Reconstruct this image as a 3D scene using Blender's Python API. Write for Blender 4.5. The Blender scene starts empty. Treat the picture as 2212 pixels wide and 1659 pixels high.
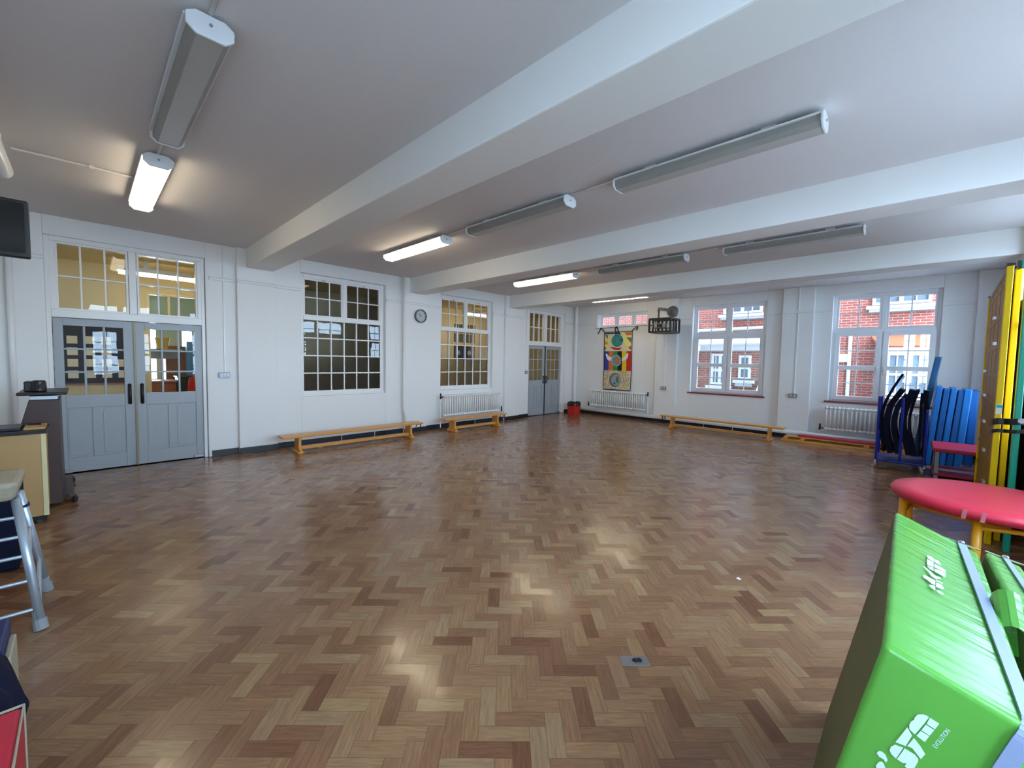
import bpy, bmesh, math, random
from mathutils import Vector, Matrix
random.seed(7)
S = bpy.context.scene
COL = S.collection
PI = math.pi
# ------------------------------------------------------------------ materials
def mat(name, col, rough=.5, metal=0., spec=.5, emit=None, estr=0., coat=0., noise=None, bump=None, sheen=0.):
    m = bpy.data.materials.new(name); m.use_nodes = True
    nt = m.node_tree; b = nt.nodes['Principled BSDF']
    b.inputs['Base Color'].default_value = (*col, 1)
    b.inputs['Roughness'].default_value = rough
    b.inputs['Metallic'].default_value = metal
    b.inputs['Specular IOR Level'].default_value = spec
    b.inputs['Coat Weight'].default_value = coat
    if emit:
        b.inputs['Emission Color'].default_value = (*emit, 1); b.inputs['Emission Strength'].default_value = estr
    if noise:
        sc, amt = noise[0], noise[1]
        tc = nt.nodes.new('ShaderNodeTexCoord'); mp = nt.nodes.new('ShaderNodeMapping')
        mp.inputs['Scale'].default_value = noise[2] if len(noise) > 2 else (1, 1, 1)
        nz = nt.nodes.new('ShaderNodeTexNoise'); nz.inputs['Scale'].default_value = sc; nz.inputs['Detail'].default_value = 5
        mx = nt.nodes.new('ShaderNodeMix'); mx.data_type = 'RGBA'
        mx.inputs[6].default_value = (*[max(0, c * (1 - amt)) for c in col], 1)
        mx.inputs[7].default_value = (*[min(1, c * (1 + amt)) for c in col], 1)
        nt.links.new(tc.outputs['Object'], mp.inputs['Vector']); nt.links.new(mp.outputs[0], nz.inputs['Vector'])
        nt.links.new(nz.outputs[0], mx.inputs[0]); nt.links.new(mx.outputs[2], b.inputs['Base Color'])
    if bump:
        tc = nt.nodes.new('ShaderNodeTexCoord'); mp = nt.nodes.new('ShaderNodeMapping')
        mp.inputs['Scale'].default_value = bump[2] if len(bump) > 2 else (1, 1, 1)
        nz = nt.nodes.new('ShaderNodeTexNoise'); nz.inputs['Scale'].default_value = bump[0]; nz.inputs['Detail'].default_value = 4
        bp = nt.nodes.new('ShaderNodeBump'); bp.inputs['Strength'].default_value = bump[1]; bp.inputs['Distance'].default_value = .02
        nt.links.new(tc.outputs['Object'], mp.inputs['Vector']); nt.links.new(mp.outputs[0], nz.inputs['Vector'])
        nt.links.new(nz.outputs[0], bp.inputs['Height']); nt.links.new(bp.outputs[0], b.inputs['Normal'])
    return m

def glass_mat(name, tint=(1, 1, 1), rough=0.0, bump=None, gl=1.0):
    m = bpy.data.materials.new(name); m.use_nodes = True; nt = m.node_tree; nt.nodes.clear()
    out = nt.nodes.new('ShaderNodeOutputMaterial'); mix = nt.nodes.new('ShaderNodeMixShader')
    fr = nt.nodes.new('ShaderNodeFresnel'); ge = nt.nodes.new('ShaderNodeNewGeometry'); io = nt.nodes.new('ShaderNodeMapRange'); io.inputs[3].default_value = 1.5; io.inputs[4].default_value = 1 / 1.5
    nt.links.new(ge.outputs['Backfacing'], io.inputs[0]); nt.links.new(io.outputs[0], fr.inputs['IOR'])   # thin sheet: no inner total reflection
    mul = nt.nodes.new('ShaderNodeMath'); mul.operation = 'MULTIPLY'; mul.inputs[1].default_value = gl
    t = nt.nodes.new('ShaderNodeBsdfTransparent'); t.inputs[0].default_value = (*tint, 1)
    g = nt.nodes.new('ShaderNodeBsdfGlossy'); g.inputs['Roughness'].default_value = rough
    if bump:
        tc = nt.nodes.new('ShaderNodeTexCoord'); nz = nt.nodes.new('ShaderNodeTexNoise'); nz.inputs['Scale'].default_value = bump[0]
        bp = nt.nodes.new('ShaderNodeBump'); bp.inputs['Strength'].default_value = bump[1]; bp.inputs['Distance'].default_value = .02
        nt.links.new(tc.outputs['Object'], nz.inputs['Vector']); nt.links.new(nz.outputs[0], bp.inputs['Height'])
        nt.links.new(bp.outputs[0], g.inputs['Normal'])
    nt.links.new(fr.outputs[0], mul.inputs[0]); nt.links.new(mul.outputs[0], mix.inputs[0])
    nt.links.new(t.outputs[0], mix.inputs[1]); nt.links.new(g.outputs[0], mix.inputs[2]); nt.links.new(mix.outputs[0], out.inputs[0])
    return m

def obscure_mat(name):
    m = bpy.data.materials.new(name); m.use_nodes = True; nt = m.node_tree; b = nt.nodes['Principled BSDF']
    b.inputs['Base Color'].default_value = (.92, .9, .82, 1); b.inputs['Transmission Weight'].default_value = 1
    b.inputs['Roughness'].default_value = .3; b.inputs['IOR'].default_value = 1.25
    tc = nt.nodes.new('ShaderNodeTexCoord'); nz = nt.nodes.new('ShaderNodeTexNoise'); nz.inputs['Scale'].default_value = 70
    bp = nt.nodes.new('ShaderNodeBump'); bp.inputs['Strength'].default_value = .6; bp.inputs['Distance'].default_value = .02
    nt.links.new(tc.outputs['Object'], nz.inputs['Vector']); nt.links.new(nz.outputs[0], bp.inputs['Height']); nt.links.new(bp.outputs[0], b.inputs['Normal'])
    return m

def brick_mat(name, c1, c2, mortar, scale, bw=.225, rh=.075, rot=(PI/2, 0, 0), bump=0.):
    m = bpy.data.materials.new(name); m.use_nodes = True; nt = m.node_tree; b = nt.nodes['Principled BSDF']
    tc = nt.nodes.new('ShaderNodeTexCoord'); mp = nt.nodes.new('ShaderNodeMapping'); mp.inputs['Rotation'].default_value = rot
    br = nt.nodes.new('ShaderNodeTexBrick'); br.inputs['Scale'].default_value = scale
    br.inputs['Color1'].default_value = (*c1, 1); br.inputs['Color2'].default_value = (*c2, 1); br.inputs['Mortar'].default_value = (*mortar, 1)
    br.inputs['Brick Width'].default_value = bw; br.inputs['Row Height'].default_value = rh; br.inputs['Mortar Size'].default_value = .006
    nt.links.new(tc.outputs['Object'], mp.inputs['Vector']); nt.links.new(mp.outputs[0], br.inputs['Vector'])
    nt.links.new(br.outputs['Color'], b.inputs['Base Color']); b.inputs['Roughness'].default_value = .85
    if bump:
        bp = nt.nodes.new('ShaderNodeBump'); bp.inputs['Strength'].default_value = bump; bp.inputs['Distance'].default_value = .004; bp.invert = True
        nt.links.new(br.outputs['Fac'], bp.inputs['Height']); nt.links.new(bp.outputs[0], b.inputs['Normal'])
    return m

WALLC = (.86, .86, .85)
M_wall = mat('white_wall_paint', WALLC, .45, bump=(14, .12))
M_wallbrick = brick_mat('white_painted_brick', WALLC, WALLC, (.84, .84, .83), 1.0, bump=.18)
M_ceil = mat('ceiling_paint', (.70, .665, .66), .8, bump=(30, .06))
M_beam = mat('beam_paint', (.84, .84, .82), .6)
M_skirt = mat('black_skirting', (.008, .009, .013), .45, bump=(30, .1))
M_white = mat('white_gloss_paint', (.86, .86, .85), .25)
M_upvc = mat('white_upvc', (.82, .83, .86), .3)
M_door = mat('grey_blue_door_paint', (.36, .39, .42), .35, bump=(25, .08))
M_black = mat('black_plastic', (.01, .01, .012), .4)
M_dark = mat('dark_metal', (.03, .03, .035), .4, .3)
M_rad = mat('radiator_enamel', (.88, .88, .87), .28)
M_chrome = mat('chrome', (.7, .7, .7), .2, 1.)
M_steel = mat('brushed_steel', (.45, .47, .5), .35, .9)
M_alu = mat('silver_painted_tube', (.5, .58, .66), .35, .6)
M_glass = glass_mat('clear_glass', gl=1.0)
M_oldglass = glass_mat('old_wavy_glass', gl=.5, bump=(2.5, .05))
M_obsc = obscure_mat('obscure_glass')
M_pine = mat('varnished_pine', (.68, .31, .065), .32, noise=(6, .22, (1, 12, 12)), coat=.1)
M_sill = mat('red_tile_sill', (.22, .03, .03), .35)
M_redvinyl = mat('red_vinyl', (.49, .014, .04), .38, bump=(5, .12))
M_redbin = mat('red_bin_plastic', (.62, .03, .02), .4)
M_bag = mat('black_bin_bag', (.012, .012, .014), .35, bump=(20, .8))
M_conduit = mat('painted_conduit', (.72, .68, .64), .5)
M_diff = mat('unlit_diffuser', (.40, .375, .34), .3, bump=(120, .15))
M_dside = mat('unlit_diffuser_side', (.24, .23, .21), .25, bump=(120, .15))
M_fix = mat('fitting_white', (.78, .80, .82), .4)
M_lit = mat('lit_diffuser', (.9, .85, .7), .4, emit=(1, .85, .60), estr=11)
M_cortube = mat('corridor_tube', (.9, .9, .8), .4, emit=(1, .88, .62), estr=13)
M_cream = mat('cream_corridor_paint', (.72, .60, .33), .6)
M_green = mat('green_vinyl', (.095, .335, .048), .24, bump=(4.5, .38, (.7, 4.0, .7)))
M_olive = mat('olive_mat_base', (.105, .115, .035), .6, bump=(40, .1))
M_zip = mat('blue_grey_zip', (.24, .30, .46), .4)
M_print = mat('white_print', (.62, .80, .90), .4)
M_yellow = mat('yellow_enamel', (.95, .60, .0), .45, spec=.25)
M_ochre = mat('yellow_varnished_board', (.32, .165, .0), .5, spec=.2)
M_orange = mat('orange_yellow_tube', (.80, .36, .01), .3)
M_teal = mat('teal_enamel', (.0, .42, .28), .35)
M_bluemat = mat('blue_foam_mat', (.0, .10, .34), .55)
M_bluemat2 = mat('bright_blue_mat', (.003, .16, .50), .5)
M_navy = mat('navy_mat', (.003, .006, .025), .8, spec=.25)
M_navyv = mat('navy_vinyl', (.003, .018, .10), .45)
M_cartblue = mat('blue_cart_tube', (.005, .025, .30), .35)
M_lect = mat('brown_laminate', (.055, .026, .020), .4)
M_beech = mat('beech_laminate', (.52, .32, .13), .4, noise=(5, .1, (1, 1, .15)))
M_edge = mat('pale_edging', (.78, .70, .38), .5)
M_cream_pad = mat('cream_pad', (.40, .345, .255), .6, noise=(25, .15))
M_tv = mat('tv_screen', (.008, .008, .007), .12)
M_brickout = brick_mat('red_brick', (.25, .050, .030), (.16, .038, .028), (.31, .25, .21), 1.0)
M_tile = mat('orange_roof_tile', (.30, .065, .02), .7, noise=(3, .15))
M_outwhite = mat('white_outdoor_paint', (.38, .395, .41), .4)
M_outglass = mat('dark_window_glass', (.10, .13, .16), .08)
M_tarmac = mat('tarmac', (.22, .22, .22), .9, noise=(4, .2))
M_pave = mat('pale_paving', (.72, .72, .72), .8, noise=(3, .1))
M_car = mat('silver_car_paint', (.55, .55, .56), .2, .3)
M_paper = mat('cream_paper', (.80, .74, .54), .8)
M_board = mat('dark_noticeboard', (.012, .02, .035), .7)
M_clockface = mat('clock_face', (.52, .55, .56), .5)
M_socket = mat('grey_metal_plate', (.32, .33, .36), .4, .5)
M_dgrey = mat('dark_grey_paint', (.13, .13, .12), .5)
M_rod = mat('steel_rod', (.75, .75, .78), .3, .7)
M_rubber = mat('grey_rubber', (.30, .31, .33), .7)
M_corfloor = mat('corridor_floor', (.25, .12, .06), .35)
M_woodred = mat('red_brown_wood', (.32, .10, .04), .45)
M_tealroom = mat('pale_green_paint', (.55, .66, .58), .6)
M_darkdoor = mat('navy_door_paint', (.02, .025, .04), .4)

def flat(name, col): return mat(name, col, .8)
# ------------------------------------------------------------------ mesh builder
class MB:
    def __init__(s): s.v = []; s.f = []; s.mi = {}; s.cur = 0
    def m(s, i): s.cur = i; return s
    def add(s, vs, fs):
        o = len(s.v); s.v += [tuple(v) for v in vs]
        for f in fs:
            if s.cur: s.mi[len(s.f)] = s.cur
            s.f.append(tuple(o + i for i in f))
        return s
    def box(s, x0, x1, y0, y1, z0, z1):
        x0, x1 = sorted((x0, x1)); y0, y1 = sorted((y0, y1)); z0, z1 = sorted((z0, z1))
        return s.hexa([(x0, y0, z0), (x1, y0, z0), (x1, y1, z0), (x0, y1, z0), (x0, y0, z1), (x1, y0, z1), (x1, y1, z1), (x0, y1, z1)])
    def hexa(s, p):
        return s.add(p, [(3, 2, 1, 0), (4, 5, 6, 7), (0, 1, 5, 4), (1, 2, 6, 5), (2, 3, 7, 6), (3, 0, 4, 7)])
    def bar(s, a, b, w, h, up=(0, 0, 1)):
        a, b = Vector(a), Vector(b); d = (b - a).normalized(); u = Vector(up)
        r = d.cross(u)
        if r.length < 1e-4: r = d.cross(Vector((1, 0, 0)))
        r.normalize(); u = r.cross(d).normalized(); r *= w / 2; u *= h / 2
        return s.hexa([a - r - u, a + r - u, b + r - u, b - r - u, a - r + u, a + r + u, b + r + u, b - r + u])
    def tube(s, path, r, n=10, caps=True):
        path = [Vector(p) for p in path]; rr = r if isinstance(r, (list, tuple)) else [r] * len(path)
        o = len(s.v); ref = None
        for i, p in enumerate(path):
            d = (path[min(i + 1, len(path) - 1)] - path[max(i - 1, 0)]).normalized()
            if ref is None: ref = Vector((0, 0, 1)) if abs(d.z) < .9 else Vector((1, 0, 0))
            a = (ref - d * ref.dot(d)).normalized(); b = d.cross(a); ref = a
            for k in range(n):
                t = 2 * PI * k / n; s.v.append(tuple(p + (a * math.cos(t) + b * math.sin(t)) * rr[i]))
        for i in range(len(path) - 1):
            for k in range(n):
                k2 = (k + 1) % n; s.f.append((o + i * n + k, o + i * n + k2, o + (i + 1) * n + k2, o + (i + 1) * n + k))
        if caps:
            s.f.append(tuple(o + k for k in range(n))[::-1]); s.f.append(tuple(o + (len(path) - 1) * n + k for k in range(n)))
        return s
    def prism(s, poly, ext):
        n = len(poly); e = Vector(ext); a = [Vector(p) for p in poly]; b = [p + e for p in a]
        return s.add(a + b, [tuple(range(n))[::-1], tuple(range(n, 2 * n))] + [(i, (i + 1) % n, n + (i + 1) % n, n + i) for i in range(n)])
    def disc(s, c, ax, r, th, n=24):
        c = Vector(c); ax = Vector(ax).normalized(); return s.tube([c - ax * th / 2, c + ax * th / 2], r, n)
    def ball(s, c, r, n=10):
        c = Vector(c); r = r if isinstance(r, tuple) else (r, r, r); o = len(s.v); m = n // 2 + 1
        for i in range(m + 1):
            t = PI * i / m
            for k in range(n):
                p = 2 * PI * k / n
                s.v.append((c.x + r[0] * math.sin(t) * math.cos(p), c.y + r[1] * math.sin(t) * math.sin(p), c.z + r[2] * math.cos(t)))
        for i in range(m):
            for k in range(n):
                s.f.append((o + i * n + k, o + (i + 1) * n + k, o + (i + 1) * n + (k + 1) % n, o + i * n + (k + 1) % n))
        return s

def mk(name, B, m, parent=None, bevel=0., smooth=False, seg=2, off=None):
    off = off or (parent['_o'] if parent is not None and '_o' in parent else (0, 0, 0))
    me = bpy.data.meshes.new(name)
    me.from_pydata([(v[0] - off[0], v[1] - off[1], v[2] - off[2]) for v in B.v], [], B.f)
    bm = bmesh.new(); bm.from_mesh(me); bmesh.ops.recalc_face_normals(bm, faces=bm.faces); bm.to_mesh(me); bm.free()
    ms = m if isinstance(m, list) else [m]
    for q in ms: me.materials.append(q)
    for i, q in B.mi.items(): me.polygons[i].material_index = q
    if smooth: me.polygons.foreach_set('use_smooth', [True] * len(me.polygons))
    o = bpy.data.objects.new(name, me); COL.objects.link(o)
    if parent is not None: o.parent = parent; o['_o'] = off
    if bevel:
        b = o.modifiers.new('bevel', 'BEVEL'); b.width = bevel; b.segments = seg; b.limit_method = 'ANGLE'; b.angle_limit = math.radians(40)
        if smooth is None: me.polygons.foreach_set('use_smooth', [True] * len(me.polygons))
    return o
def smooth_angle(o, deg=35):
    me = o.data; me.polygons.foreach_set('use_smooth', [True] * len(me.polygons))
    bm = bmesh.new(); bm.from_mesh(me)
    for e in bm.edges:
        if len(e.link_faces) == 2 and e.calc_face_angle(0) > math.radians(deg): e.smooth = False
    bm.to_mesh(me); bm.free(); return o
def tag(o, label, cat, group=None, kind=None):
    o['label'] = label; o['category'] = cat
    if group: o['group'] = group
    if kind: o['kind'] = kind
    return o
def thing(name, loc, label, cat, group=None):
    o = bpy.data.objects.new(name, None); COL.objects.link(o); o.location = loc; o.empty_display_size = .1
    o['_o'] = tuple(loc); return tag(o, label, cat, group)
def struct(name, B, m, parent=None, label=None, **k):
    o = mk(name, B, m, parent, **k)
    if parent is None: o['kind'] = 'structure'
    if label: o['label'] = label
    return o
def solo(name, B, m, base, label, cat, group=None, **k):
    o = mk(name, B, m, off=tuple(base), **k); o.location = base; return tag(o, label, cat, group)
def copy_tree(o, parent=None):
    c = o.copy(); COL.objects.link(c)
    if parent is not None: c.parent = parent
    for ch in o.children: copy_tree(ch, c)
    return c
def place(o, loc, rz=0., label=None, group=None):
    c = copy_tree(o); c.location = loc; c.rotation_euler = (0, 0, rz)
    if label: c['label'] = label
    if group: c['group'] = group
    return c
# ------------------------------------------------------------------ camera (calibrated)
FPX = 896.809
Rx = Vector((0.7169858, 0.6968504, 0.0181917)); Rd = Vector((0.0520368, -0.0274800, -0.9982670)); Rf = Vector((-0.6951428, 0.7166899, -0.0559646))
CAM = Vector((0, 0, 1.6))
cd = bpy.data.cameras.new('camera'); cam = bpy.data.objects.new('camera', cd); COL.objects.link(cam); S.camera = cam
cd.sensor_fit = 'HORIZONTAL'; cd.sensor_width = 36; cd.lens = FPX / 2212 * 36; cd.clip_start = .05
up = -Rd; bk = -Rf
cam.matrix_world = Matrix(((Rx.x, up.x, bk.x, 0), (Rx.y, up.y, bk.y, 0), (Rx.z, up.z, bk.z, 1.6), (0, 0, 0, 1)))
def ray(u, v): return Rx * ((u - 1106) / FPX) + Rd * ((v - 829.5) / FPX) + Rf
def on(u, v, n, p):            # point where a measured sight line meets the plane through p with normal n
    d = ray(u, v); n = Vector(n); return CAM + d * ((Vector(p) - CAM).dot(n) / d.dot(n))
# ------------------------------------------------------------------ the room
XW, XP, YW, YP, XR, YB, ZC = -7.89, -7.82, 11.03, 10.93, 1.12, -1.08, 3.32
BAY = [.505 + 3.03 * k for k in range(4)]
def wall_with_holes(B, ax, p0, p1, a0, a1, z0, z1, holes):
    """slab between p0..p1 on axis ax; spans a0..a1; holes = (lo,hi,zlo,zhi)"""
    def bx(lo, hi, zl, zh):
        if hi - lo < 1e-5 or zh - zl < 1e-5: return
        if ax == 'x': B.box(p0, p1, lo, hi, zl, zh)
        else: B.box(lo, hi, p0, p1, zl, zh)
    cur = a0
    for lo, hi, zl, zh in sorted(holes):
        bx(cur, lo, z0, z1); bx(lo, hi, z0, zl); bx(lo, hi, zh, z1); cur = hi
    bx(cur, a1, z0, z1)
# floor: herringbone blocks, one mesh
W = .0735; R2 = math.sqrt(2)
def clip(poly, uv):
    for axis, val, sgn in ((0, XW - .3, 1), (0, XR + .05, -1), (1, YB - .05, 1), (1, YW + .02, -1)):
        out, ou = [], []
        for i in range(len(poly)):
            a, b = poly[i - 1], poly[i]; ua, ub = uv[i - 1], uv[i]
            da, db = (a[axis] - val) * sgn, (b[axis] - val) * sgn
            if (da >= 0) != (db >= 0):
                t = da / (da - db); out.append((a[0] + (b[0] - a[0]) * t, a[1] + (b[1] - a[1]) * t)); ou.append((ua[0] + (ub[0] - ua[0]) * t, ua[1] + (ub[1] - ua[1]) * t))
            if db >= 0: out.append(b); ou.append(ub)
        poly, uv = out, ou
        if not poly: return [], []
    return poly, uv
fv, ff, fuv, ft = [], [], [], []
s0, t0 = .055, -1.88
for j in range(-190, 130):
    for i in range(-130, 130):
        k = (i + j) % 6
        if k == 0: c = [(i, j), (i + 3, j), (i + 3, j + 1), (i, j + 1)]; uv = [(0, 0), (1, 0), (1, 1), (0, 1)]
        elif k == 3: c = [(i, j), (i + 1, j), (i + 1, j + 3), (i, j + 3)]; uv = [(0, 0), (0, 1), (1, 1), (1, 0)]
        else: continue
        P = []
        for a, b in c:
            s_, t_ = s0 + a * W, t0 + b * W; P.append(((s_ + t_) / R2, (s_ - t_) / R2))
        if max(p[0] for p in P) < XW - .3 or min(p[0] for p in P) > XR + .05 or max(p[1] for p in P) < YB - .05 or min(p[1] for p in P) > YW + .02: continue
        P, uv = clip(P, uv)
        if len(P) < 3: continue
        o = len(fv); fv += [(x, y, 0) for x, y in P]; ff.append(tuple(range(o, o + len(P)))); fuv += uv
        ft.append(((random.random(), random.random(), 1. if k else 0.), len(P)))
me = bpy.data.meshes.new('floor'); me.from_pydata(fv, [], ff)
ul = me.uv_layers.new(name='block')
ul.data.foreach_set('uv', [c for q in fuv for c in q])
ca_ = me.color_attributes.new('tone', 'FLOAT_COLOR', 'CORNER')
ca_.data.foreach_set('color', [c for t, n in ft for _ in range(n) for c in (*t, 1)])
floor = bpy.data.objects.new('floor', me); COL.objects.link(floor); floor['kind'] = 'structure'
def floor_mat():
    m = bpy.data.materials.new('herringbone_parquet'); m.use_nodes = True; nt = m.node_tree; b = nt.nodes['Principled BSDF']; N = nt.nodes.new; L = nt.links.new
    at = N('ShaderNodeAttribute'); at.attribute_name = 'tone'; sp = N('ShaderNodeSeparateColor'); L(at.outputs['Color'], sp.inputs[0])
    rp = N('ShaderNodeValToRGB'); L(sp.outputs[0], rp.inputs[0]); e = rp.color_ramp.elements
    e[0].position = 0; e[0].color = (.15, .060, .028, 1); e[1].position = 1; e[1].color = (.315, .185, .086, 1)
    for p, c in ((.07, (.195, .088, .043)), (.30, (.238, .117, .057)), (.62, (.258, .131, .064)), (.82, (.282, .150, .073)), (.93, (.27, .160, .084))):
        x = e.new(p); x.color = (*c, 1)
    uv = N('ShaderNodeUVMap'); uv.uv_map = 'block'
    sx = N('ShaderNodeSeparateXYZ'); L(uv.outputs[0], sx.inputs[0])
    cb = N('ShaderNodeCombineXYZ')
    m1 = N('ShaderNodeMath'); m1.operation = 'MULTIPLY'; m1.inputs[1].default_value = 1.2; L(sx.outputs[0], m1.inputs[0])
    m2 = N('ShaderNodeMath'); m2.operation = 'MULTIPLY'; m2.inputs[1].default_value = 5; L(sx.outputs[1], m2.inputs[0])
    m3 = N('ShaderNodeMath'); m3.operation = 'MULTIPLY'; m3.inputs[1].default_value = 91; L(sp.outputs[1], m3.inputs[0])
    L(m1.outputs[0], cb.inputs[0]); L(m2.outputs[0], cb.inputs[1]); L(m3.outputs[0], cb.inputs[2])
    nz = N('ShaderNodeTexNoise'); nz.inputs['Scale'].default_value = 1.6; nz.inputs['Detail'].default_value = 6; nz.inputs['Distortion'].default_value = .8; L(cb.outputs[0], nz.inputs['Vector'])
    rg = N('ShaderNodeMapRange'); rg.inputs[1].default_value = .3; rg.inputs[2].default_value = .7; rg.inputs[3].default_value = .80; rg.inputs[4].default_value = 1.2; L(nz.outputs[0], rg.inputs[0])
    mu = N('ShaderNodeMix'); mu.data_type = 'RGBA'; mu.blend_type = 'MULTIPLY'; mu.inputs[0].default_value = 1; L(rp.outputs[0], mu.inputs[6]); L(rg.outputs[0], mu.inputs[7])
    # large soft wear
    tc = N('ShaderNodeTexCoord'); n2 = N('ShaderNodeTexNoise'); n2.inputs['Scale'].default_value = .7; n2.inputs['Detail'].default_value = 3; L(tc.outputs['Object'], n2.inputs['Vector'])
    # gaps
    def edge(sock, w):
        a = N('ShaderNodeMath'); a.operation = 'PINGPONG'; a.inputs[1].default_value = .5; L(sock, a.inputs[0])
        c = N('ShaderNodeMath'); c.operation = 'LESS_THAN'; c.inputs[1].default_value = w; L(a.outputs[0], c.inputs[0]); return c.outputs[0]
    mx = N('ShaderNodeMath'); mx.operation = 'MAXIMUM'; L(edge(sx.outputs[0], .0045), mx.inputs[0]); L(edge(sx.outputs[1], .0135), mx.inputs[1])
    gp = N('ShaderNodeMath'); gp.operation = 'MULTIPLY'; gp.inputs[1].default_value = .6; L(mx.outputs[0], gp.inputs[0])
    dk = N('ShaderNodeMix'); dk.data_type = 'RGBA'; L(gp.outputs[0], dk.inputs[0]); L(mu.outputs[2], dk.inputs[6]); dk.inputs[7].default_value = (.045, .025, .014, 1)
    L(dk.outputs[2], b.inputs['Base Color'])
    rr = N('ShaderNodeMapRange'); rr.inputs[3].default_value = .14; rr.inputs[4].default_value = .28; L(sp.outputs[1], rr.inputs[0]); L(rr.outputs[0], b.inputs['Roughness'])
    b.inputs['Specular IOR Level'].default_value = .55
    # each block lies very slightly tilted
    ge = N('ShaderNodeNewGeometry'); sc = N('ShaderNodeVectorMath'); sc.operation = 'SUBTRACT'; sc.inputs[1].default_value = (.5, .5, 0)
    cc = N('ShaderNodeCombineXYZ'); L(sp.outputs[1], cc.inputs[0]); L(sp.outputs[0], cc.inputs[1]); L(cc.outputs[0], sc.inputs[0])
    s2 = N('ShaderNodeVectorMath'); s2.operation = 'SCALE'; s2.inputs['Scale'].default_value = .014; L(sc.outputs[0], s2.inputs[0])
    ad = N('ShaderNodeVectorMath'); L(ge.outputs['Normal'], ad.inputs[0]); L(s2.outputs[0], ad.inputs[1])
    nn = N('ShaderNodeVectorMath'); nn.operation = 'NORMALIZE'; L(ad.outputs[0], nn.inputs[0])
    bp = N('ShaderNodeBump'); bp.inputs['Strength'].default_value = .08; bp.inputs['Distance'].default_value = .01; L(n2.outputs[0], bp.inputs['Height']); L(nn.outputs[0], bp.inputs['Normal'])
    L(bp.outputs[0], b.inputs['Normal'])
    return m
me.materials.append(floor_mat())
struct('floor_slab', MB().box(XW - .3, XR + .3, YB - .3, YW + .3, -.2, -.004), M_skirt)
struct('ceiling', MB().box(XW - .3, XR + .3, YB - .3, YW + .3, ZC, ZC + .25), M_ceil)
for k in range(3):
    c = 2.06 + 3.03 * k
    struct('trim_%d' % (k + 1), MB().box(XW, XR, c - .20, c + .20, 3.02 - .01 * k, ZC + .02), M_beam, bevel=.012)
HZ0, HZ1 = .87, 3.09
# wall_left
wl = MB(); OW = .825
holes_l = [(BAY[0] - OW, BAY[0] + OW, 0, 3.08), (BAY[1] - OW, BAY[1] + OW, .885, 3.1), (BAY[2] - OW, BAY[2] + OW, .885, 3.1), (BAY[3] - .80, BAY[3] + .90, 0, 3.06)]
wall_with_holes(wl, 'x', XW, XW - .25, YB - .2, YW + .25, 0, ZC + .02, holes_l)
for k in range(3):
    c = 2.01 + 3.03 * k; wl.box(XW, XP, c - .28, c + .28, 0, ZC)
struct('wall_left', wl, M_wall, bevel=.008)
# wall_far
wf = MB(); WX = [(-4.21, -2.53), (-1.31, .30)]
holes_f = [(-7.09, -5.47, 2.645, 3.07)] + [(a, b, HZ0, HZ1) for a, b in WX]
wall_with_holes(wf, 'y', YW, YW + .30, XW - .25, XR + .3, 0, ZC + .02, holes_f)
for a, b in ((-5.14, -4.56), (-2.20, -1.62), (.72, XR)): wf.box(a, b, YP, YW, 0, ZC)
struct('wall_far', wf, M_wallbrick, bevel=.008)
# wall_right with daylight windows
wr = MB(); RW = [(BAY[0] - .45, BAY[0] + 1.05)] + [(c - 1.15, c + 1.05) for c in BAY[1:3]] + [(BAY[3] - .9, BAY[3] + .35)]; BW = [(-.5, .5)]
wall_with_holes(wr, 'x', XR, XR + .30, YB - .2, YW + .25, 0, ZC + .02, [(a, b, HZ0, HZ1) for a, b in RW])
for k in range(3):
    c = 2.06 + 3.03 * k; wr.box(.86, XR, c - .28, c + .28, 0, ZC)
struct('wall_right', wr, M_wall)
wb = MB(); wall_with_holes(wb, 'y', YB - .25, YB, XW - .25, XR + .3, 0, ZC + .02, [(a, b, HZ0, HZ1) for a, b in BW]); struct('wall_back', wb, M_wall)
# picture rails and skirtings
tr = MB()
def rail(B, plane, ax, lo, hi, z, d=.028, h=.05):
    if ax == 'x': B.box(plane, plane + d, lo, hi, z - h / 2, z + h / 2); B.box(plane, plane + d * 1.6, lo, hi, z + h * .2, z + h / 2)
    else: B.box(lo, hi, plane - d, plane, z - h / 2, z + h / 2)
rl = MB(); sk = MB()
segs = [(YB, BAY[0] - OW, XW), (BAY[0] + OW + .04, 1.73, XW), (1.73, 2.29, XP), (2.29, BAY[1] - OW, XW), (BAY[1] + OW, 4.76, XW), (4.76, 5.32, XP), (5.32, BAY[2] - OW, XW), (BAY[2] + OW, 7.79, XW), (7.79, 8.35, XP), (8.35, BAY[3] - .8, XW), (BAY[3] + .9, YW, XW)]
for a, b, p in segs: rail(rl, p, 'x', a, b, 2.79)
for a, b, p in segs: sk.box(p, p + .02, a, b, 0, .10)
for a, b in ((BAY[1] - OW, BAY[1] + OW), (BAY[2] - OW, BAY[2] + OW)): sk.box(XW, XW + .02, a, b, 0, .10)
struct('trim_4', rl, M_white, bevel=.006); struct('baseboard_left', sk, M_skirt, bevel=.004)
rl = MB(); sk = MB()
for a, b, p in [(XW, -7.09, YW), (-5.47, -5.14, YW), (-5.14, -4.56, YP), (-4.56, -4.21, YW), (-2.53, -2.20, YW), (-2.20, -1.62, YP), (-1.62, -1.31, YW), (.30, .72, YW)]: rail(rl, p, 'y', a, b, 2.78)
for a, b, p in [(XW, -5.14, YW), (-5.14, -4.56, YP), (-4.56, -2.20, YW), (-2.20, -1.62, YP), (-1.62, .72, YW), (.72, XR, YP)]: sk.box(a, b, p - .02, p, 0, .10)
struct('trim_5', rl, M_white, bevel=.006); struct('baseboard_far', sk, M_skirt, bevel=.004)
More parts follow.
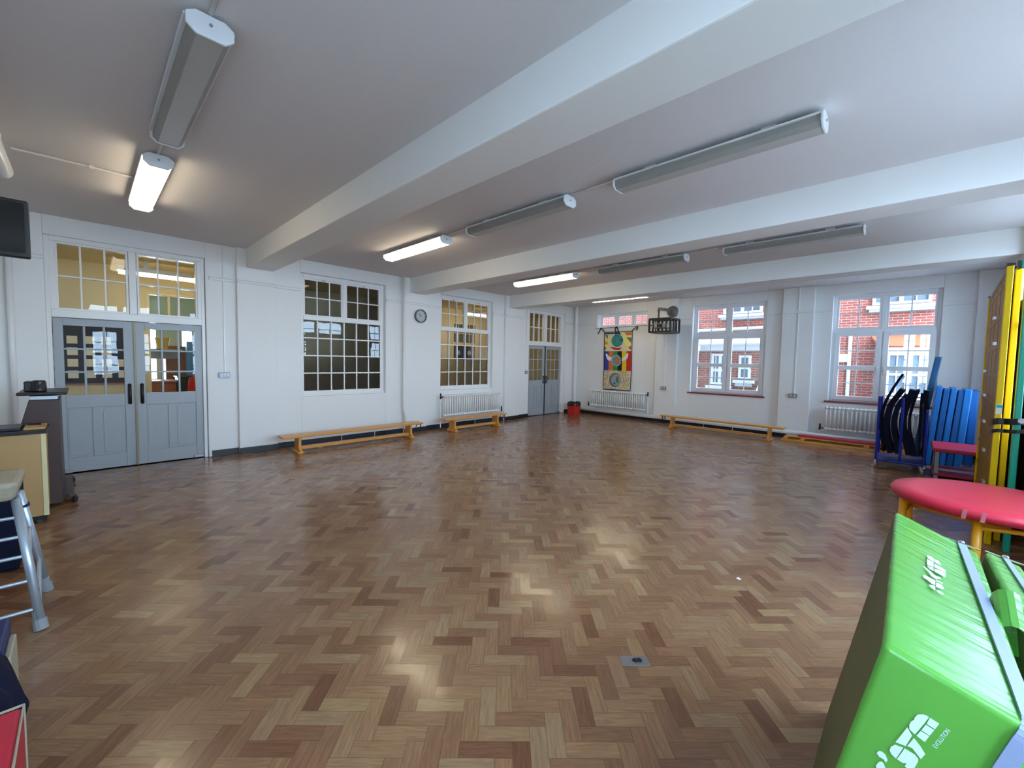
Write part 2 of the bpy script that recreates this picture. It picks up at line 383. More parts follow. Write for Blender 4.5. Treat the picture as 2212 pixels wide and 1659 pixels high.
# ------------------------------------------------------------------ doors
def grid_bars(B, ax, p0, p1, lo, hi, z0, z1, nx, nz, t):
    for i in range(1, nx):
        c = lo + (hi - lo) * i / nx
        B.box(p0, p1, c - t / 2, c + t / 2, z0, z1) if ax == 'x' else B.box(c - t / 2, c + t / 2, p0, p1, z0, z1)
    for i in range(1, nz):
        c = z0 + (z1 - z0) * i / nz
        B.box(p0 + .0015, p1 - .0015, lo, hi, c - t / 2, c + t / 2) if ax == 'x' else B.box(lo, hi, p0 + .0015, p1 - .0015, c - t / 2, c + t / 2)
def ring(B, ax, p0, p1, lo, hi, z0, z1, t, tb=None, tt=None):
    tb = t if tb is None else tb; tt = t if tt is None else tt
    def bx(a, b, c, d): B.box(p0, p1, a, b, c, d) if ax == 'x' else B.box(a, b, p0, p1, c, d)
    bx(lo, lo + t, z0, z1); bx(hi - t, hi, z0, z1); bx(lo + t, hi - t, z0, z0 + tb); bx(lo + t, hi - t, z1 - tt, z1)
def pane(name, ax, p, lo, hi, z0, z1, m, parent):
    B = MB(); B.box(p, p + .004, lo, hi, z0, z1) if ax == 'x' else B.box(lo, hi, p, p + .004, z0, z1)
    return mk(name, B, m, parent)
def rounded(y0, y1, z0, z1, r, x):
    pts = []
    for cy, cz, a0 in ((y1 - r, z0 + r, -90), (y1 - r, z1 - r, 0), (y0 + r, z1 - r, 90), (y0 + r, z0 + r, 180)):
        for a in range(0, 91, 18): pts.append((x, cy + r * math.cos(math.radians(a0 + a)), cz + r * math.sin(math.radians(a0 + a))))
    return pts
def double_door(name, c, top, label, second):
    d = thing(name, (XW, c, 0), label, 'door'); d['kind'] = 'structure'
    x0, x1 = XW - .15, XW - .06
    fr = MB(); ring(fr, 'x', x0 - .02, x1 + .02, c - .80 if second else c - OW, c + (.80 if second else .82), 0, top, .045, 0, .06)
    fr.box(x0 - .02, x1 + .02, c - .78, c + .78, 2.055, 2.155)
    for q in (-1, 1): fr.box(x0 - .015, x1 + .015, c + q * .73, c + q * .785, 2.155, top - .06)
    fr.box(x0 - .01, x1 + .01, c - .04, c + .04, 2.155, top - .06)
    if second: fr.box(x0, x1, c + .8, c + .9, 0, top)
    mk('door_frame', fr, M_white, d, bevel=.006)
    for s in (-1, 1):
        a, b = (c - .735, c - .045) if s < 0 else (c + .045, c + .735)
        f = MB(); ring(f, 'x', x0, x1, a, b, 2.155, top - .06, .025); grid_bars(f, 'x', x0 + .03, x1 - .01, a, b, 2.155, top - .06, 3, 2, .02)
        t = mk('transom_sash', f, M_white, d, bevel=.003)
        pane('pane', 'x', x0 + .05, a + .02, b - .02, 2.17, top - .08, M_oldglass, t)
    for s in (-1, 1):
        a, b = (c - .775, c - .006) if s < 0 else (c + .006, c + .775)
        ga, gb = (a + .09, b - .11) if s < 0 else (a + .10, b - .09)
        x2 = x1 - .01; xl = x2 - .045
        f = MB(); f.box(xl, x2, a, ga, .012, 2.05); f.box(xl, x2, gb, b, .012, 2.05); f.box(xl, x2, ga, gb, 1.955, 2.05); f.box(xl, x2, ga, gb, .87, 1.04)
        f.box(xl, x2 - .012, ga, gb, .2, .87); f.box(xl, x2, ga, gb, .012, .2)
        mid = (ga + gb) / 2; pw = (gb - ga) / 2 - .045
        f.box(xl, x2, mid - .045, mid + .045, .2, .87)
        grid_bars(f, 'x', xl + .008, x2 - .006, ga, gb, 1.04, 1.955, 3, 3, .024)
        leaf = mk('door_leaf', f, M_door, d, bevel=.004)
        for q in (ga + .0, mid + .045):
            g = MB(); g.prism(rounded(q + .015, q + pw - .015, .23, .845, .05, x2 - .012), (.006, 0, 0)); mk('door_panel', g, M_door, leaf, bevel=.004)
        pane('pane', 'x', xl + .02, ga, gb, 1.04, 1.955, M_oldglass, leaf)
        hc = b - .06 if s < 0 else a + .06
        h = MB()
        if second:
            h.prism(rounded(hc - .018, hc + .018, .93, 1.17, .01, x2), (.006, 0, 0)); h.tube([(x2, hc, .95), (x2 + .05, hc, .97), (x2 + .06, hc, 1.05), (x2 + .05, hc, 1.13), (x2, hc, 1.15)], .011, 8)
        else:
            h.prism(rounded(hc - .02, hc + .02, .885, 1.18, .018, x2), (.006, 0, 0)); h.tube([(x2, hc, .91), (x2 + .045, hc, .93), (x2 + .055, hc, 1.03), (x2 + .045, hc, 1.13), (x2, hc, 1.155)], .013, 8)
        mk('door_handle', h, M_black, leaf, smooth=True)
        k = MB(); kc = (a + .01, a + .13) if s < 0 else (b - .13, b - .01)
        k.box(x2, x2 + .025, kc[0], kc[1], .012, .055); mk('hinge_shoe', k, M_socket, leaf, bevel=.004)
    e = MB(); e.box(x1 - .02, x1 + .012, c - .012, c + .012, .012, 2.05)
    mk('meeting_strip', e, M_black if second else mat('worn_brass_strip', (.22, .17, .10), .4, .4), d)
    return d
double_door('door_1', BAY[0], 3.08, 'wide grey-blue double doors with transom lights beside the lectern', False)
double_door('door_2', BAY[3], 3.06, 'distant grey-blue double doors with black pull handles near the corner', True)
# ------------------------------------------------------------------ internal windows
def hall_window(name, c, label):
    w = thing(name, (XW, c, .885), label, 'window'); w['kind'] = 'structure'
    x0, x1 = XW - .17, XW - .09; a, b = c - OW, c + OW
    f = MB(); ring(f, 'x', x0, x1, a, b, .885, 3.1, .075, .095, .075); f.box(x0, x1 + .01, a + .07, b - .07, 2.275, 2.345); f.box(x0, x1, c - .028, c + .028, 2.345, 3.03)
    f.box(x1, x1 + .03, a, b, .885, .91)
    mk('window_frame', f, M_white, w, bevel=.006)
    for lo, hi in ((a + .075, c - .028), (c + .028, b - .075)):
        g = MB(); ring(g, 'x', x0 + .02, x1 - .008, lo, hi, 2.345, 3.025, .03); grid_bars(g, 'x', x0 + .03, x1 - .015, lo + .02, hi - .02, 2.37, 3.0, 3, 2, .02)
        s = mk('sash', g, M_white, w, bevel=.003); pane('pane', 'x', x0 + .045, lo + .02, hi - .02, 2.37, 3.0, M_oldglass, s)
        q = MB(); m_ = (lo + hi) / 2; q.box(x1 - .01, x1 + .02, m_ - .02, m_ + .02, 3.0, 3.03); mk('catch', q, M_chrome, s)
    lo, hi = a + .075, b - .075
    g = MB(); grid_bars(g, 'x', x0 + .02, x1 - .012, lo, hi, .98, 2.275, 6, 4, .024); s = mk('glazing_bars', g, M_white, w, bevel=.003)
    pane('pane', 'x', x0 + .045, lo, hi, 1.6275, 2.275, M_oldglass, s); pane('obscure_pane', 'x', x0 + .045, lo, hi, .98, 1.6275, M_obsc, s)
hall_window('window_1', BAY[1], 'wide white small-paned internal window above the long bench by the clock')
hall_window('window_2', BAY[2], 'white small-paned internal window above the radiator, right of the clock')
# ------------------------------------------------------------------ far windows
def upvc_window(name, ax, p, a, b, label):
    """p = inner wall plane; the frame sits .12 back"""
    w = thing(name, (a, p, HZ0) if ax == 'y' else (p, a, HZ0), label, 'window'); w['kind'] = 'structure'
    p0, p1 = p + .11, p + .18; c = (a + b) / 2
    f = MB(); ring(f, ax, p0, p1, a, b, HZ0, HZ1, .06, .05, .06)
    def bx(B, q0, q1, lo, hi, z0, z1): B.box(q0, q1, lo, hi, z0, z1) if ax == 'x' else B.box(lo, hi, q0, q1, z0, z1)
    bx(f, p0, p1, a + .06, b - .06, 2.30, 2.38); bx(f, p0 + .002, p1 - .002, c - .04, c + .04, HZ0 + .05, HZ1 - .06)
    mk('window_frame', f, M_upvc, w, bevel=.008)
    for lo, hi in ((a + .06, c - .04), (c + .04, b - .06)):
        g = MB(); ring(g, ax, p0 + .01, p1 - .01, lo, hi, 2.38, HZ1 - .06, .035); grid_bars(g, ax, p0 + .03, p0 + .045, lo, hi, 2.38, HZ1 - .06, 2, 2, .022)
        s = mk('top_light', g, M_upvc, w, bevel=.004); pane('pane', ax, p0 + .036, lo, hi, 2.38, HZ1 - .06, M_glass, s)
    for n, (lo, hi) in enumerate(((a + .05, c - .012), (c + .012, b - .05))):
        g = MB(); ring(g, ax, p0 - .025, p0 + .03, lo, hi, HZ0 + .035, 2.325, .085); bx(g, p0 - .02, p0 + .025, lo + .08, hi - .08, 1.54, 1.625)
        for z0, z1 in ((HZ0 + .12, 1.54), (1.625, 2.24)): grid_bars(g, ax, p0 - .002, p0 + .012, lo + .085, hi - .085, z0, z1, 2, 2, .022)
        s = mk('casement', g, M_upvc, w, bevel=.006)
        pane('pane', ax, p0 + .006, lo + .08, hi - .08, HZ0 + .1, 2.26, M_glass, s)
        h = MB(); q = hi - .04 if n == 0 else lo + .04
        bx(h, p0 - .05, p0 - .025, q - .012, q + .012, 1.56, 1.62); bx(h, p0 - .055, p0 - .04, q - .01, q + .01, 1.46, 1.6); mk('window_handle', h, M_white, s, bevel=.003)
    if ax == 'y' and p > 0:
        s = MB(); s.box(a - .06, b + .04, p - .035, p + .11, HZ0 - .03, HZ0 + .004); mk('window_sill', s, M_sill, w, bevel=.006)
upvc_window('window_3', 'y', YW, *WX[0], 'white plastic window above the far bench, between the two far pillars')
upvc_window('window_4', 'y', YW, *WX[1], 'white plastic window behind the dark curved mats, brick house outside')
for k, (a, b) in enumerate(RW): upvc_window('window_%d' % (6 + k), 'x', XR, a, b, 'white plastic window in the right-hand wall, bay %s from the camera' % ('one', 'two', 'three', 'four')[k])
for k, (a, b) in enumerate(BW): upvc_window('window_%d' % (10 + k), 'y', YB - .25, a, b, 'white plastic window in the wall behind the camera')
w5 = thing('window_5', (-6.3, YW, 2.645), 'small high three-light window over the painted banner', 'window'); w5['kind'] = 'structure'
f = MB(); ring(f, 'y', YW + .18, YW + .24, -7.09, -5.47, 2.645, 3.07, .06)
for c in (-6.52, -5.97): f.box(c - .05, c + .05, YW + .18, YW + .24, 2.7, 3.02)
mk('window_frame', f, M_upvc, w5, bevel=.006)
for lo, hi in ((-7.03, -6.57), (-6.47, -6.02), (-5.92, -5.53)):
    g = MB(); ring(g, 'y', YW + .19, YW + .225, lo, hi, 2.705, 3.01, .03); grid_bars(g, 'y', YW + .2, YW + .215, lo, hi, 2.7, 3.01, 2, 1, .018); s = mk('sash', g, M_upvc, w5, bevel=.004)
    pane('pane', 'y', YW + .205, lo, hi, 2.7, 3.01, M_glass, s)
# ------------------------------------------------------------------ corridor behind the left wall
XC0, XC1 = XW - .25, -10.2
struct('floor_corridor', MB().box(-13.6, XC0, YB - .4, YW + .4, -.2, -.003), M_corfloor)
struct('ceiling_corridor', MB().box(-13.6, XC0, YB - .4, YW + .4, 3.15, 3.3), M_cream)
B = MB(); wall_with_holes(B, 'x', XC1, XC1 - .15, YB - .4, YW + .4, 0, 3.15, [(.82, 1.95, 0, 2.75), (7.86, 8.82, 0, 2.75)])
struct('wall_corridor', B, M_cream)
M_dim = mat('dimmed_corridor_colour', (.60, .50, .31), .6)  # corridor colour darkened to stand in for dimness behind window_1
for n_, y_ in (('near', 2.35), ('middle', 5.6)): struct('wall_corridor_' + n_, MB().box(XC1, XC0, y_ - .05, y_ + .05, 0, 3.15), M_cream)  # added cross walls, keep the tube light out of the stretch behind window_1
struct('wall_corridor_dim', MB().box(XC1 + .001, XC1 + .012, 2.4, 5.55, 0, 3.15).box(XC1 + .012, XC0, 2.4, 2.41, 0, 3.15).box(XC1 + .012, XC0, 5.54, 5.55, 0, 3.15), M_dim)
struct('added_sky_block', MB().box(XW - 6, XR + .3, YB - .25, YW + .3, ZC + .3, 10.5), M_brickout)  # added mass above the hall, out of view, cuts sky light to the yard
struct('wall_corridor_left', MB().box(XC1, XC0, YB - .4, YB - .3, 0, 3.15), M_cream)
struct('wall_corridor_right', MB().box(XC1, XC0, YW + .3, YW + .4, 0, 3.15), M_cream)
# glazed screen with an open doorway into a room beyond
d3 = thing('door_3', (XC1, 1.385, 0), 'cream glazed screen around a doorway across the corridor', 'door'); d3['kind'] = 'structure'
f = MB(); ring(f, 'x', XC1 - .12, XC1, .82, 1.95, 0, 2.75, .05, 0); f.box(XC1 - .1, XC1 - .02, .87, 1.9, 2.2, 2.26)
for c in (1.15, 1.3, 1.6): f.box(XC1 - .08, XC1 - .03, c - .02, c + .02, 2.26, 2.7)
mk('door_frame', f, mat('cream_gloss', (.74, .62, .33), .35), d3, bevel=.005)
pane('pane', 'x', XC1 - .06, .87, 1.9, 2.26, 2.7, M_glass, d3)
B = MB(); wall_with_holes(B, 'x', -13.4, -13.55, -1.3, 4.2, 0, 3.15, [(.55, 1.24, 1.0, 2.5), (1.75, 1.95, 1.1, 2.4)])
B.box(-13.55, XC1 - .15, 4.2, 4.3, 0, 3.15); B.box(-13.55, XC1 - .15, -1.4, -1.3, 0, 3.15)
struct('wall_room_beyond', B, M_tealroom)
solo('cupboard', MB().box(-12.8, -12.3, 1.3, 1.75, 0, 1.8), M_woodred, (-12.5, 1.5, 0), 'tall red-brown wooden cupboard seen through the right-hand door panes', 'cupboard', bevel=.01)
solo('counter', MB().box(-11.6, -11.0, .9, 1.32, 0, 1.02).box(-11.65, -10.97, .88, 1.34, 1.02, 1.06), M_woodred, (-11.3, 1.1, 0), 'low brown wooden counter below the yellow bucket, beyond the corridor', 'counter', bevel=.01)
t = MB(); t.tube([(-12.0, 1.22, 1.72), (-12.0, 1.22, 1.95)], [.09, .13], 16); t.tube([(-12.0, 1.22, 1.95), (-12.0, 1.22, 1.965)], [.14, .14], 16)
solo('bucket', t, mat('yellow_plastic', (.85, .50, .02), .4), (-12.0, 1.22, 1.72), 'yellow bucket on a shelf beyond the right-hand door panes', 'bucket', smooth=False)
solo('wall_shelf', MB().box(-12.3, -11.85, .95, 1.55, 1.69, 1.72).box(-12.3, -12.28, .95, 1.55, 1.5, 1.69), M_outwhite, (-12.1, 1.25, 1.69), 'white shelf holding the yellow bucket in the room beyond', 'shelf')
solo('storage_box', MB().box(-11.5, -11.05, 1.36, 1.62, .8, 1.12).box(-11.52, -11.03, 1.34, 1.64, 1.12, 1.15), mat('dark_green_plastic', (.03, .05, .045), .4), (-11.3, 1.49, .8), 'dark green lidded storage box seen through the right-hand door', 'box', bevel=.008)
solo('side_table', MB().box(-11.6, -10.95, 1.35, 1.95, .77, .8).box(-11.6, -11.55, 1.36, 1.41, 0, .77).box(-11, -10.96, 1.36, 1.41, 0, .77).box(-11.6, -11.55, 1.9, 1.95, 0, .77).box(-11, -10.96, 1.9, 1.95, 0, .77), M_outwhite, (-11.3, 1.65, 0), 'pale table under the dark green box beyond the corridor', 'table')
t = MB(); t.box(-10.85, -10.45, 1.42, 1.82, .78, .82); t.prism([(-10.47, 1.42, .82), (-10.47, 1.82, .82), (-10.47, 1.78, 1.14), (-10.47, 1.62, 1.2), (-10.47, 1.46, 1.14)], (.03, 0, 0))
for a in (-10.83, -10.5):
    for b in (1.45, 1.79): t.tube([(a, b, .0), (a, b, .8)], .014, 8)
solo('school_chair', t, M_redbin, (-10.65, 1.62, 0), 'red plastic chair back showing at the bottom of the right-hand door panes', 'chair', bevel=.006)
solo('tray_stack', MB().box(-12.0, -11.8, 1.62, 1.82, 1.02, 1.9), mat('sky_blue_plastic', (.12, .33, .75), .4), (-11.9, 1.72, 1.02), 'upright blue board in the room beyond the right-hand door', 'board')
solo('low_cupboard', MB().box(-12.2, -11.75, 1.56, 2.1, 0, 1.02), M_woodred, (-11.97, 1.8, 0), 'low brown cupboard holding the upright blue board', 'cupboard', bevel=.01)
# navy double doors across the corridor, seen through window_2
d4 = thing('door_4', (XC1, 8.34, 0), 'dark double doors across the corridor with two round signs', 'door'); d4['kind'] = 'structure'
f = MB(); ring(f, 'x', XC1 - .12, XC1 + .01, 7.86, 8.82, 0, 2.75, .05, 0); f.box(XC1 - .12, XC1, 7.9, 8.78, 2.06, 2.14); grid_bars(f, 'x', XC1 - .09, XC1 - .02, 7.91, 8.77, 2.14, 2.7, 4, 2, .025)
mk('door_frame', f, bpy.data.materials['cream_gloss'], d4, bevel=.005)
pane('pane', 'x', XC1 - .06, 7.91, 8.77, 2.14, 2.7, M_outglass, d4)
for s, (a, b) in enumerate(((7.912, 8.335), (8.345, 8.768))):
    l = mk('door_leaf', MB().box(XC1 - .08, XC1 - .03, a, b, .01, 2.055), M_darkdoor, d4, bevel=.004)
    mk('round_sign', MB().disc((XC1 - .026, (a + b) / 2, 1.82), (1, 0, 0), .075, .006), M_outwhite, l)
# noticeboard with papers
nb = thing('noticeboard', (XC1 + .03, .1, 1.08), 'dark noticeboard across the corridor behind the left door panes', 'noticeboard')
mk('backing', MB().box(XC1 + .001, XC1 + .02, -.52, .70, 1.08, 2.08), M_board, nb)
f = MB(); ring(f, 'x', XC1 + .001, XC1 + .03, -.55, .73, 1.05, 2.11, .03); mk('board_frame', f, M_woodred, nb)
for j in range(4):
    for i in range(5):
        y = -.40 + i * .205; z = 1.17 + j * .195
        if i == 4 and j > 1: continue
        col = ('leftmost', 'second', 'third', 'fourth', 'rightmost')[i]; row = ('bottom', 'lower middle', 'upper middle', 'top')[j]
        solo('pinned_paper', MB().box(XC1 + .021, XC1 + .024, y, y + .125, z, z + .13), M_paper, (XC1 + .021, y, z), 'cream paper on the dark noticeboard, %s row, %s column' % (row, col), 'paper', 'papers pinned in a grid on the corridor noticeboard')
for k, (y0, lab) in enumerate(((.42, 'lit corridor tube light seen through the lights above the near double doors'), (7.5, 'lit corridor tube light seen through the window above the radiator'))):
    t = thing('corridor_light', (-9.2, y0 + .75, 2.9), lab, 'light', 'corridor tube lights')
    mk('tube', MB().box(-9.26, -9.14, y0, y0 + 1.5, 2.88, 2.93), M_cortube, t, bevel=.01); mk('tray', MB().box(-9.27, -9.13, y0 - .02, y0 + 1.52, 2.93, 3.0).box(-9.22, -9.18, y0 + .3, y0 + .36, 3.0, 3.15).box(-9.22, -9.18, y0 + 1.14, y0 + 1.2, 3.0, 3.15), M_fix, t)
# ------------------------------------------------------------------ outside
struct('ground', MB().box(-30, 30, YW + .35, 40, -.5, -.3), M_tarmac)
struct('ground_side', MB().box(XR + .35, 30, -20, YW + .35, -.5, -.3), M_pave)
struct('ground_rear', MB().box(-30, XR + .35, -20, YB - .3, -.5, -.3), M_pave)
hb = thing('brick_house', (-2, 15.8, -.3), 'red brick school building across the yard with white windows', 'building')
mk('brick_wall', MB().box(-12, 6, 15.8, 16.1, -.3, 11), M_brickout, hb)
def out_window(parent, x0, x1, y, z0, z1, nx, nz, deep=.10, trans=None):
    f = MB(); ring(f, 'y', y - deep, y, x0, x1, z0, z1, .07)
    for i in range(1, nx):
        c = x0 + (x1 - x0) * i / nx; f.box(c - .045, c + .045, y - deep * .98, y - .001, z0, z1)
    if trans: f.box(x0, x1, y - deep * .96, y - .002, trans - .03, trans + .03)
    for i in range(nx):
        c = x0 + (x1 - x0) * (i + .5) / nx; f.box(c - .014, c + .014, y - deep * .78, y - .012, z0, z1)
    f.box(x0, x1, y - deep * .8, y - .01, (z0 + z1) / 2 - .014, (z0 + z1) / 2 + .014)
    w = mk('window', f, M_outwhite, parent); pane('pane', 'y', y - .03, x0 + .05, x1 - .05, z0 + .05, z1 - .05, M_outglass, w)
    s = MB(); s.box(x0 - .12, x1 + .12, y - deep - .12, y, z0 - .12, z0 - .03); s.box(x0 - .06, x1 + .06, y - deep - .05, y, z0 - .22, z0 - .12); mk('window_sill', s, M_outwhite, w)
out_window(hb, -.98, .22, 15.8, 3.36, 4.7, 2, 2); out_window(hb, -4.95, -3.75, 15.8, 3.36, 4.7, 2, 2)
mk('downpipe', MB().tube([(-1.42, 15.74, -.3), (-1.42, 15.74, 2.6)], .045, 10), mat('pale_blue_paint', (.45, .58, .72), .5), hb)
mk('vent_plate', MB().box(-1.75, -1.46, 15.76, 15.8, 1.75, 1.98), M_paper, hb)
mk('string_pipe', MB().tube([(-8, 15.74, 2.78), (-3.3, 15.74, 2.86)], .055, 10), M_outwhite, hb)
p = thing('porch', (.4, 15.3, -.3), 'white-windowed porch with an orange tiled lean-to roof outside', 'porch')
mk('roof', MB().hexa([(-.96, 15.8, 2.44), (2.6, 15.8, 2.44), (2.6, 15.1, 2.14), (-.72, 15.1, 2.14), (-.96, 15.8, 2.5), (2.6, 15.8, 2.5), (2.6, 15.06, 2.18), (-.72, 15.06, 2.18)]), M_tile, p)
mk('fascia', MB().box(-.72, 2.6, 15.1, 15.2, 2.0, 2.14), M_outwhite, p)
mk('porch_wall', MB().box(-.72, 2.6, 15.2, 15.8, -.3, .7).box(-.72, -.6, 15.16, 15.8, .7, 2.0), M_outwhite, p)
out_window(p, -.58, .28, 15.2, .85, 2.0, 2, 2, .08, 1.42); out_window(p, .36, 1.5, 15.2, .85, 2.0, 2, 2, .08, 1.42)
an = thing('brick_annexe', (-5, 14.4, -.3), 'low brick annexe with white gutter and windows, outside the middle window', 'building')
mk('annexe_wall', MB().box(-9.5, -3.45, 14.4, 15.7, -.3, 2.22), brick_mat('brown_brick', (.22, .07, .045), (.13, .055, .045), (.32, .26, .21), 1.0), an)
mk('gutter', MB().tube([(-9.5, 14.32, 2.3), (-3.35, 14.32, 2.24)], .06, 10), M_outwhite, an)
mk('fascia', MB().box(-9.5, -3.4, 14.3, 14.42, 2.05, 2.22), M_outwhite, an)
mk('roof', MB().hexa([(-9.5, 14.25, 2.22), (-3.4, 14.25, 2.22), (-3.4, 15.75, 2.22), (-9.5, 15.75, 2.22), (-9.5, 14.25, 2.27), (-3.4, 14.25, 2.27), (-3.4, 15.75, 2.6), (-9.5, 15.75, 2.6)]), mat('grey_felt_roof', (.3, .31, .32), .8), an)
mk('downpipe', MB().tube([(-5.2, 14.3, 2.2), (-5.2, 14.2, 2.05), (-5.32, 14.32, 1.85), (-5.32, 14.34, -.3)], .05, 10), M_outwhite, an)
out_window(an, -4.82, -4.28, 14.4, .95, 1.95, 2, 2, .06, 1.4); out_window(an, -4.0, -3.66, 14.4, 1.15, 1.9, 1, 2, .06, 1.5)
# parked car
c = thing('car', (-2.45, 13.5, -.3), 'silver car parked in the yard, its dark windscreen at the window corner', 'car')
prof = [(12.0, -.05), (12.02, .32), (12.15, .48), (13.0, .60), (13.65, 1.08), (14.6, 1.12), (15.3, .62), (15.45, .5), (15.45, -.05)]
mk('body', MB().prism([(-3.27, y, z) for y, z in prof], (1.62, 0, 0)), M_car, c, bevel=.06, seg=3)
mk('windscreen', MB().hexa([(-3.12, 13.06, .66), (-1.80, 13.06, .66), (-1.86, 13.60, 1.06), (-3.06, 13.60, 1.06), (-3.12, 13.03, .68), (-1.80, 13.03, .68), (-1.86, 13.57, 1.08), (-3.06, 13.57, 1.08)]), M_tv, c)
mk('side_glass', MB().prism([(-3.285, 13.15, .66), (-3.285, 15.05, .66), (-3.285, 14.55, 1.04), (-3.285, 13.68, 1.03)], (.02, 0, 0)), M_tv, c)
for y in (12.65, 14.75):
    for x in (-3.24, -1.68): mk('wheel', MB().disc((x, y, 0.0), (1, 0, 0), .30, .2, 20), M_black, c)
# ------------------------------------------------------------------ ceiling lights
def fluor(lit):
    r = thing('fluorescent_light', (0, 0, 0), 'x', 'ceiling light')
    hl = .765
    B = MB(); sec = [(-.058, 0), (.058, 0), (.088, .03), (.088, .072), (-.088, .072), (-.088, .03)]
    if lit: B.prism([(-hl, y, z) for y, z in sec], (2 * hl, 0, 0)); mk('diffuser', B, M_lit, r)
    else:
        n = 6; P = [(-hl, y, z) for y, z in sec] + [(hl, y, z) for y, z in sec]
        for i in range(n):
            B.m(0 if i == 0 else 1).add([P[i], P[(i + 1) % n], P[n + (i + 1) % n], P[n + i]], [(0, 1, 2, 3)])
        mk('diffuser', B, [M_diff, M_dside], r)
    B = MB(); B.box(-hl, hl, -.109, .109, .072, .084); B.box(-hl, hl, -.06, .06, .084, .104); mk('tray', B, M_fix, r, bevel=.004)
    oc = [(-.062, -.004), (.062, -.004), (.102, .03), (.102, .082), (.062, .108), (-.062, .108), (-.102, .082), (-.102, .03)]
    for s in (-1, 1):
        x = s * hl - (.018 if s < 0 else 0); e = mk('end_cap', MB().prism([(x, y, z) for y, z in oc], (.018, 0, 0)), M_fix, r, bevel=.005)
        mk('cap_screw', MB().disc((s * (hl + .02), 0, .06), (1, 0, 0), .008, .008, 10), M_socket, e)
    for x in (-.45, .45): mk('fixing_block', MB().box(x - .05, x + .05, -.04, .04, .104, .128), M_fix, r)
    return r
LX = (-5.495, -3.41, -1.30)
rowname = ('row nearest the camera', 'second row from the camera', 'third row from the camera', 'row by the far window wall')
tl, tu = fluor(True), fluor(False)
ltops = ((0, 0, 'lit tube light in the nearest ceiling bay, above the double doors end'), (1, 0, 'lit tube light behind the first ceiling beam, nearest the left wall'), (2, 0, 'lit tube light between the second and third beams'), (3, 0, 'lit tube light half hidden behind the third beam, above the banner'))
utops = ((0, 1, 'unlit tube light with pale blue end cap, nearest at top left'), (1, 1, 'unlit tube light in the second row, the middle one of that row'), (1, 2, 'unlit tube light in the second row, the large one at the right'), (2, 1, 'unlit tube light in the third row, next to the lit one'), (2, 2, 'unlit tube light in the third row, the rightmost one'))
first = {True: tl, False: tu}
for lit, lst in ((True, ltops), (False, utops)):
    for n, (r, k, lab) in enumerate(lst):
        y = BAY[r] - .015 if r < 3 else 9.52
        if n == 0: o = first[lit]; o.location = (LX[k], y, 3.192); o['label'] = lab
        else: o = place(first[lit], (LX[k], y, 3.192), 0, lab)
        o['group'] = 'lit ceiling tube lights' if lit else 'unlit ceiling tube lights'
cd_ = MB()
def conduit(path, label, base, r=.011):
    return solo('conduit', MB().tube(path, r, 8), M_conduit, base, label, 'conduit', 'painted surface conduits', smooth=True)
for r, y in ((0, BAY[0] - .015), (1, BAY[1] - .015), (2, BAY[2] - .015)):
    nm = ('nearest', 'second', 'third')[r]
    for k, (xa, xb) in enumerate(((LX[0] + .79, LX[1] - .79), (LX[1] + .79, LX[2] - .79) if r else (LX[1] + .79, XR))):
        conduit([(xa, y, ZC - .013), (xb, y, ZC - .013)], 'painted conduit on the ceiling joining lights in the %s row, %s stretch' % (nm, ('left', 'right')[k]), (xa, y, ZC - .013))
cp = MB().tube([(-5.54, -.38, ZC - .013), (-5.53, BAY[0] - .12, ZC - .013)], .011, 8); cp.box(-5.56, -5.515, .08, .115, ZC - .03, ZC)
solo('conduit', cp, M_conduit, (-5.54, -.38, ZC - .013), 'painted conduit across the ceiling from screen case to lit light', 'conduit', 'painted surface conduits')
# ------------------------------------------------------------------ benches
def bench(L, hooks):
    r = thing('gym_bench', (0, 0, 0), 'x', 'bench')
    mk('seat_plank', MB().box(-L / 2, L / 2, -.13, .13, .262, .30), M_pine, r, bevel=.008)
    for s in (-1, 1):
        x = s * (L / 2 - .27)
        t = MB(); t.prism([(x - .022, -.16, 0), (x - .022, .16, 0), (x - .022, .16, .045), (x - .022, .10, .09), (x - .022, .10, .262), (x - .022, -.10, .262), (x - .022, -.10, .09), (x - .022, -.16, .045)], (.044, 0, 0))
        mk('leg', t, M_pine, r, bevel=.005)
        f = MB(); f.box(x - .05, x + .05, -.155, .155, 0.002, .03); mk('foot', f, M_pine, r, bevel=.006)
    mk('balance_rail', MB().box(-L / 2 + .29, L / 2 - .29, -.045, .045, .05, .10), M_pine, r, bevel=.006)
    for s in (-1, 1):
        if L < 2.2 and s < 0: continue
        x = s * L * .12 if L > 2.2 else 0
        mk('tie_rod', MB().tube([(x, 0, .09), (x, 0, .27)], .006, 8), M_rod, r)
    for y in (-.07, .07):
        h = MB().tube([(L / 2 - .05, y, .258), (L / 2 - .03, y, .235), (L / 2 - .035, y, .20), (L / 2 - .06, y, .188)], .012, 8); h.box(L / 2 - .11, L / 2 - .02, y - .02, y + .02, .25, .262)
        mk('hook', h, M_black, r, smooth=False)
    return r
b1 = bench(2.66, 1); b1.location = (-7.36, 3.52, 0); b1.rotation_euler = (0, 0, PI / 2); b1['label'] = 'long varnished wooden bench under the small-paned window left of the clock'
b2 = bench(1.86, 1); b2.location = (-7.36, 6.36, 0); b2.rotation_euler = (0, 0, PI / 2); b2['label'] = 'short varnished wooden bench in front of the left-wall radiator'
b3 = place(b1, (-3.24, 10.24, 0), PI - math.radians(0), 'long varnished wooden bench along the far wall under the middle window'); 
for b in (b1, b2, b3): b['group'] = 'wooden gym benches along the walls'
t = thing('padded_bench', (-.9, 10.55, 0), 'upturned low wooden bench with dark red padded top on the floor by the far radiator', 'bench')
mk('pad', MB().box(-1.72, 0, 10.49, 10.70, .105, .15), M_redvinyl, t, bevel=.012)
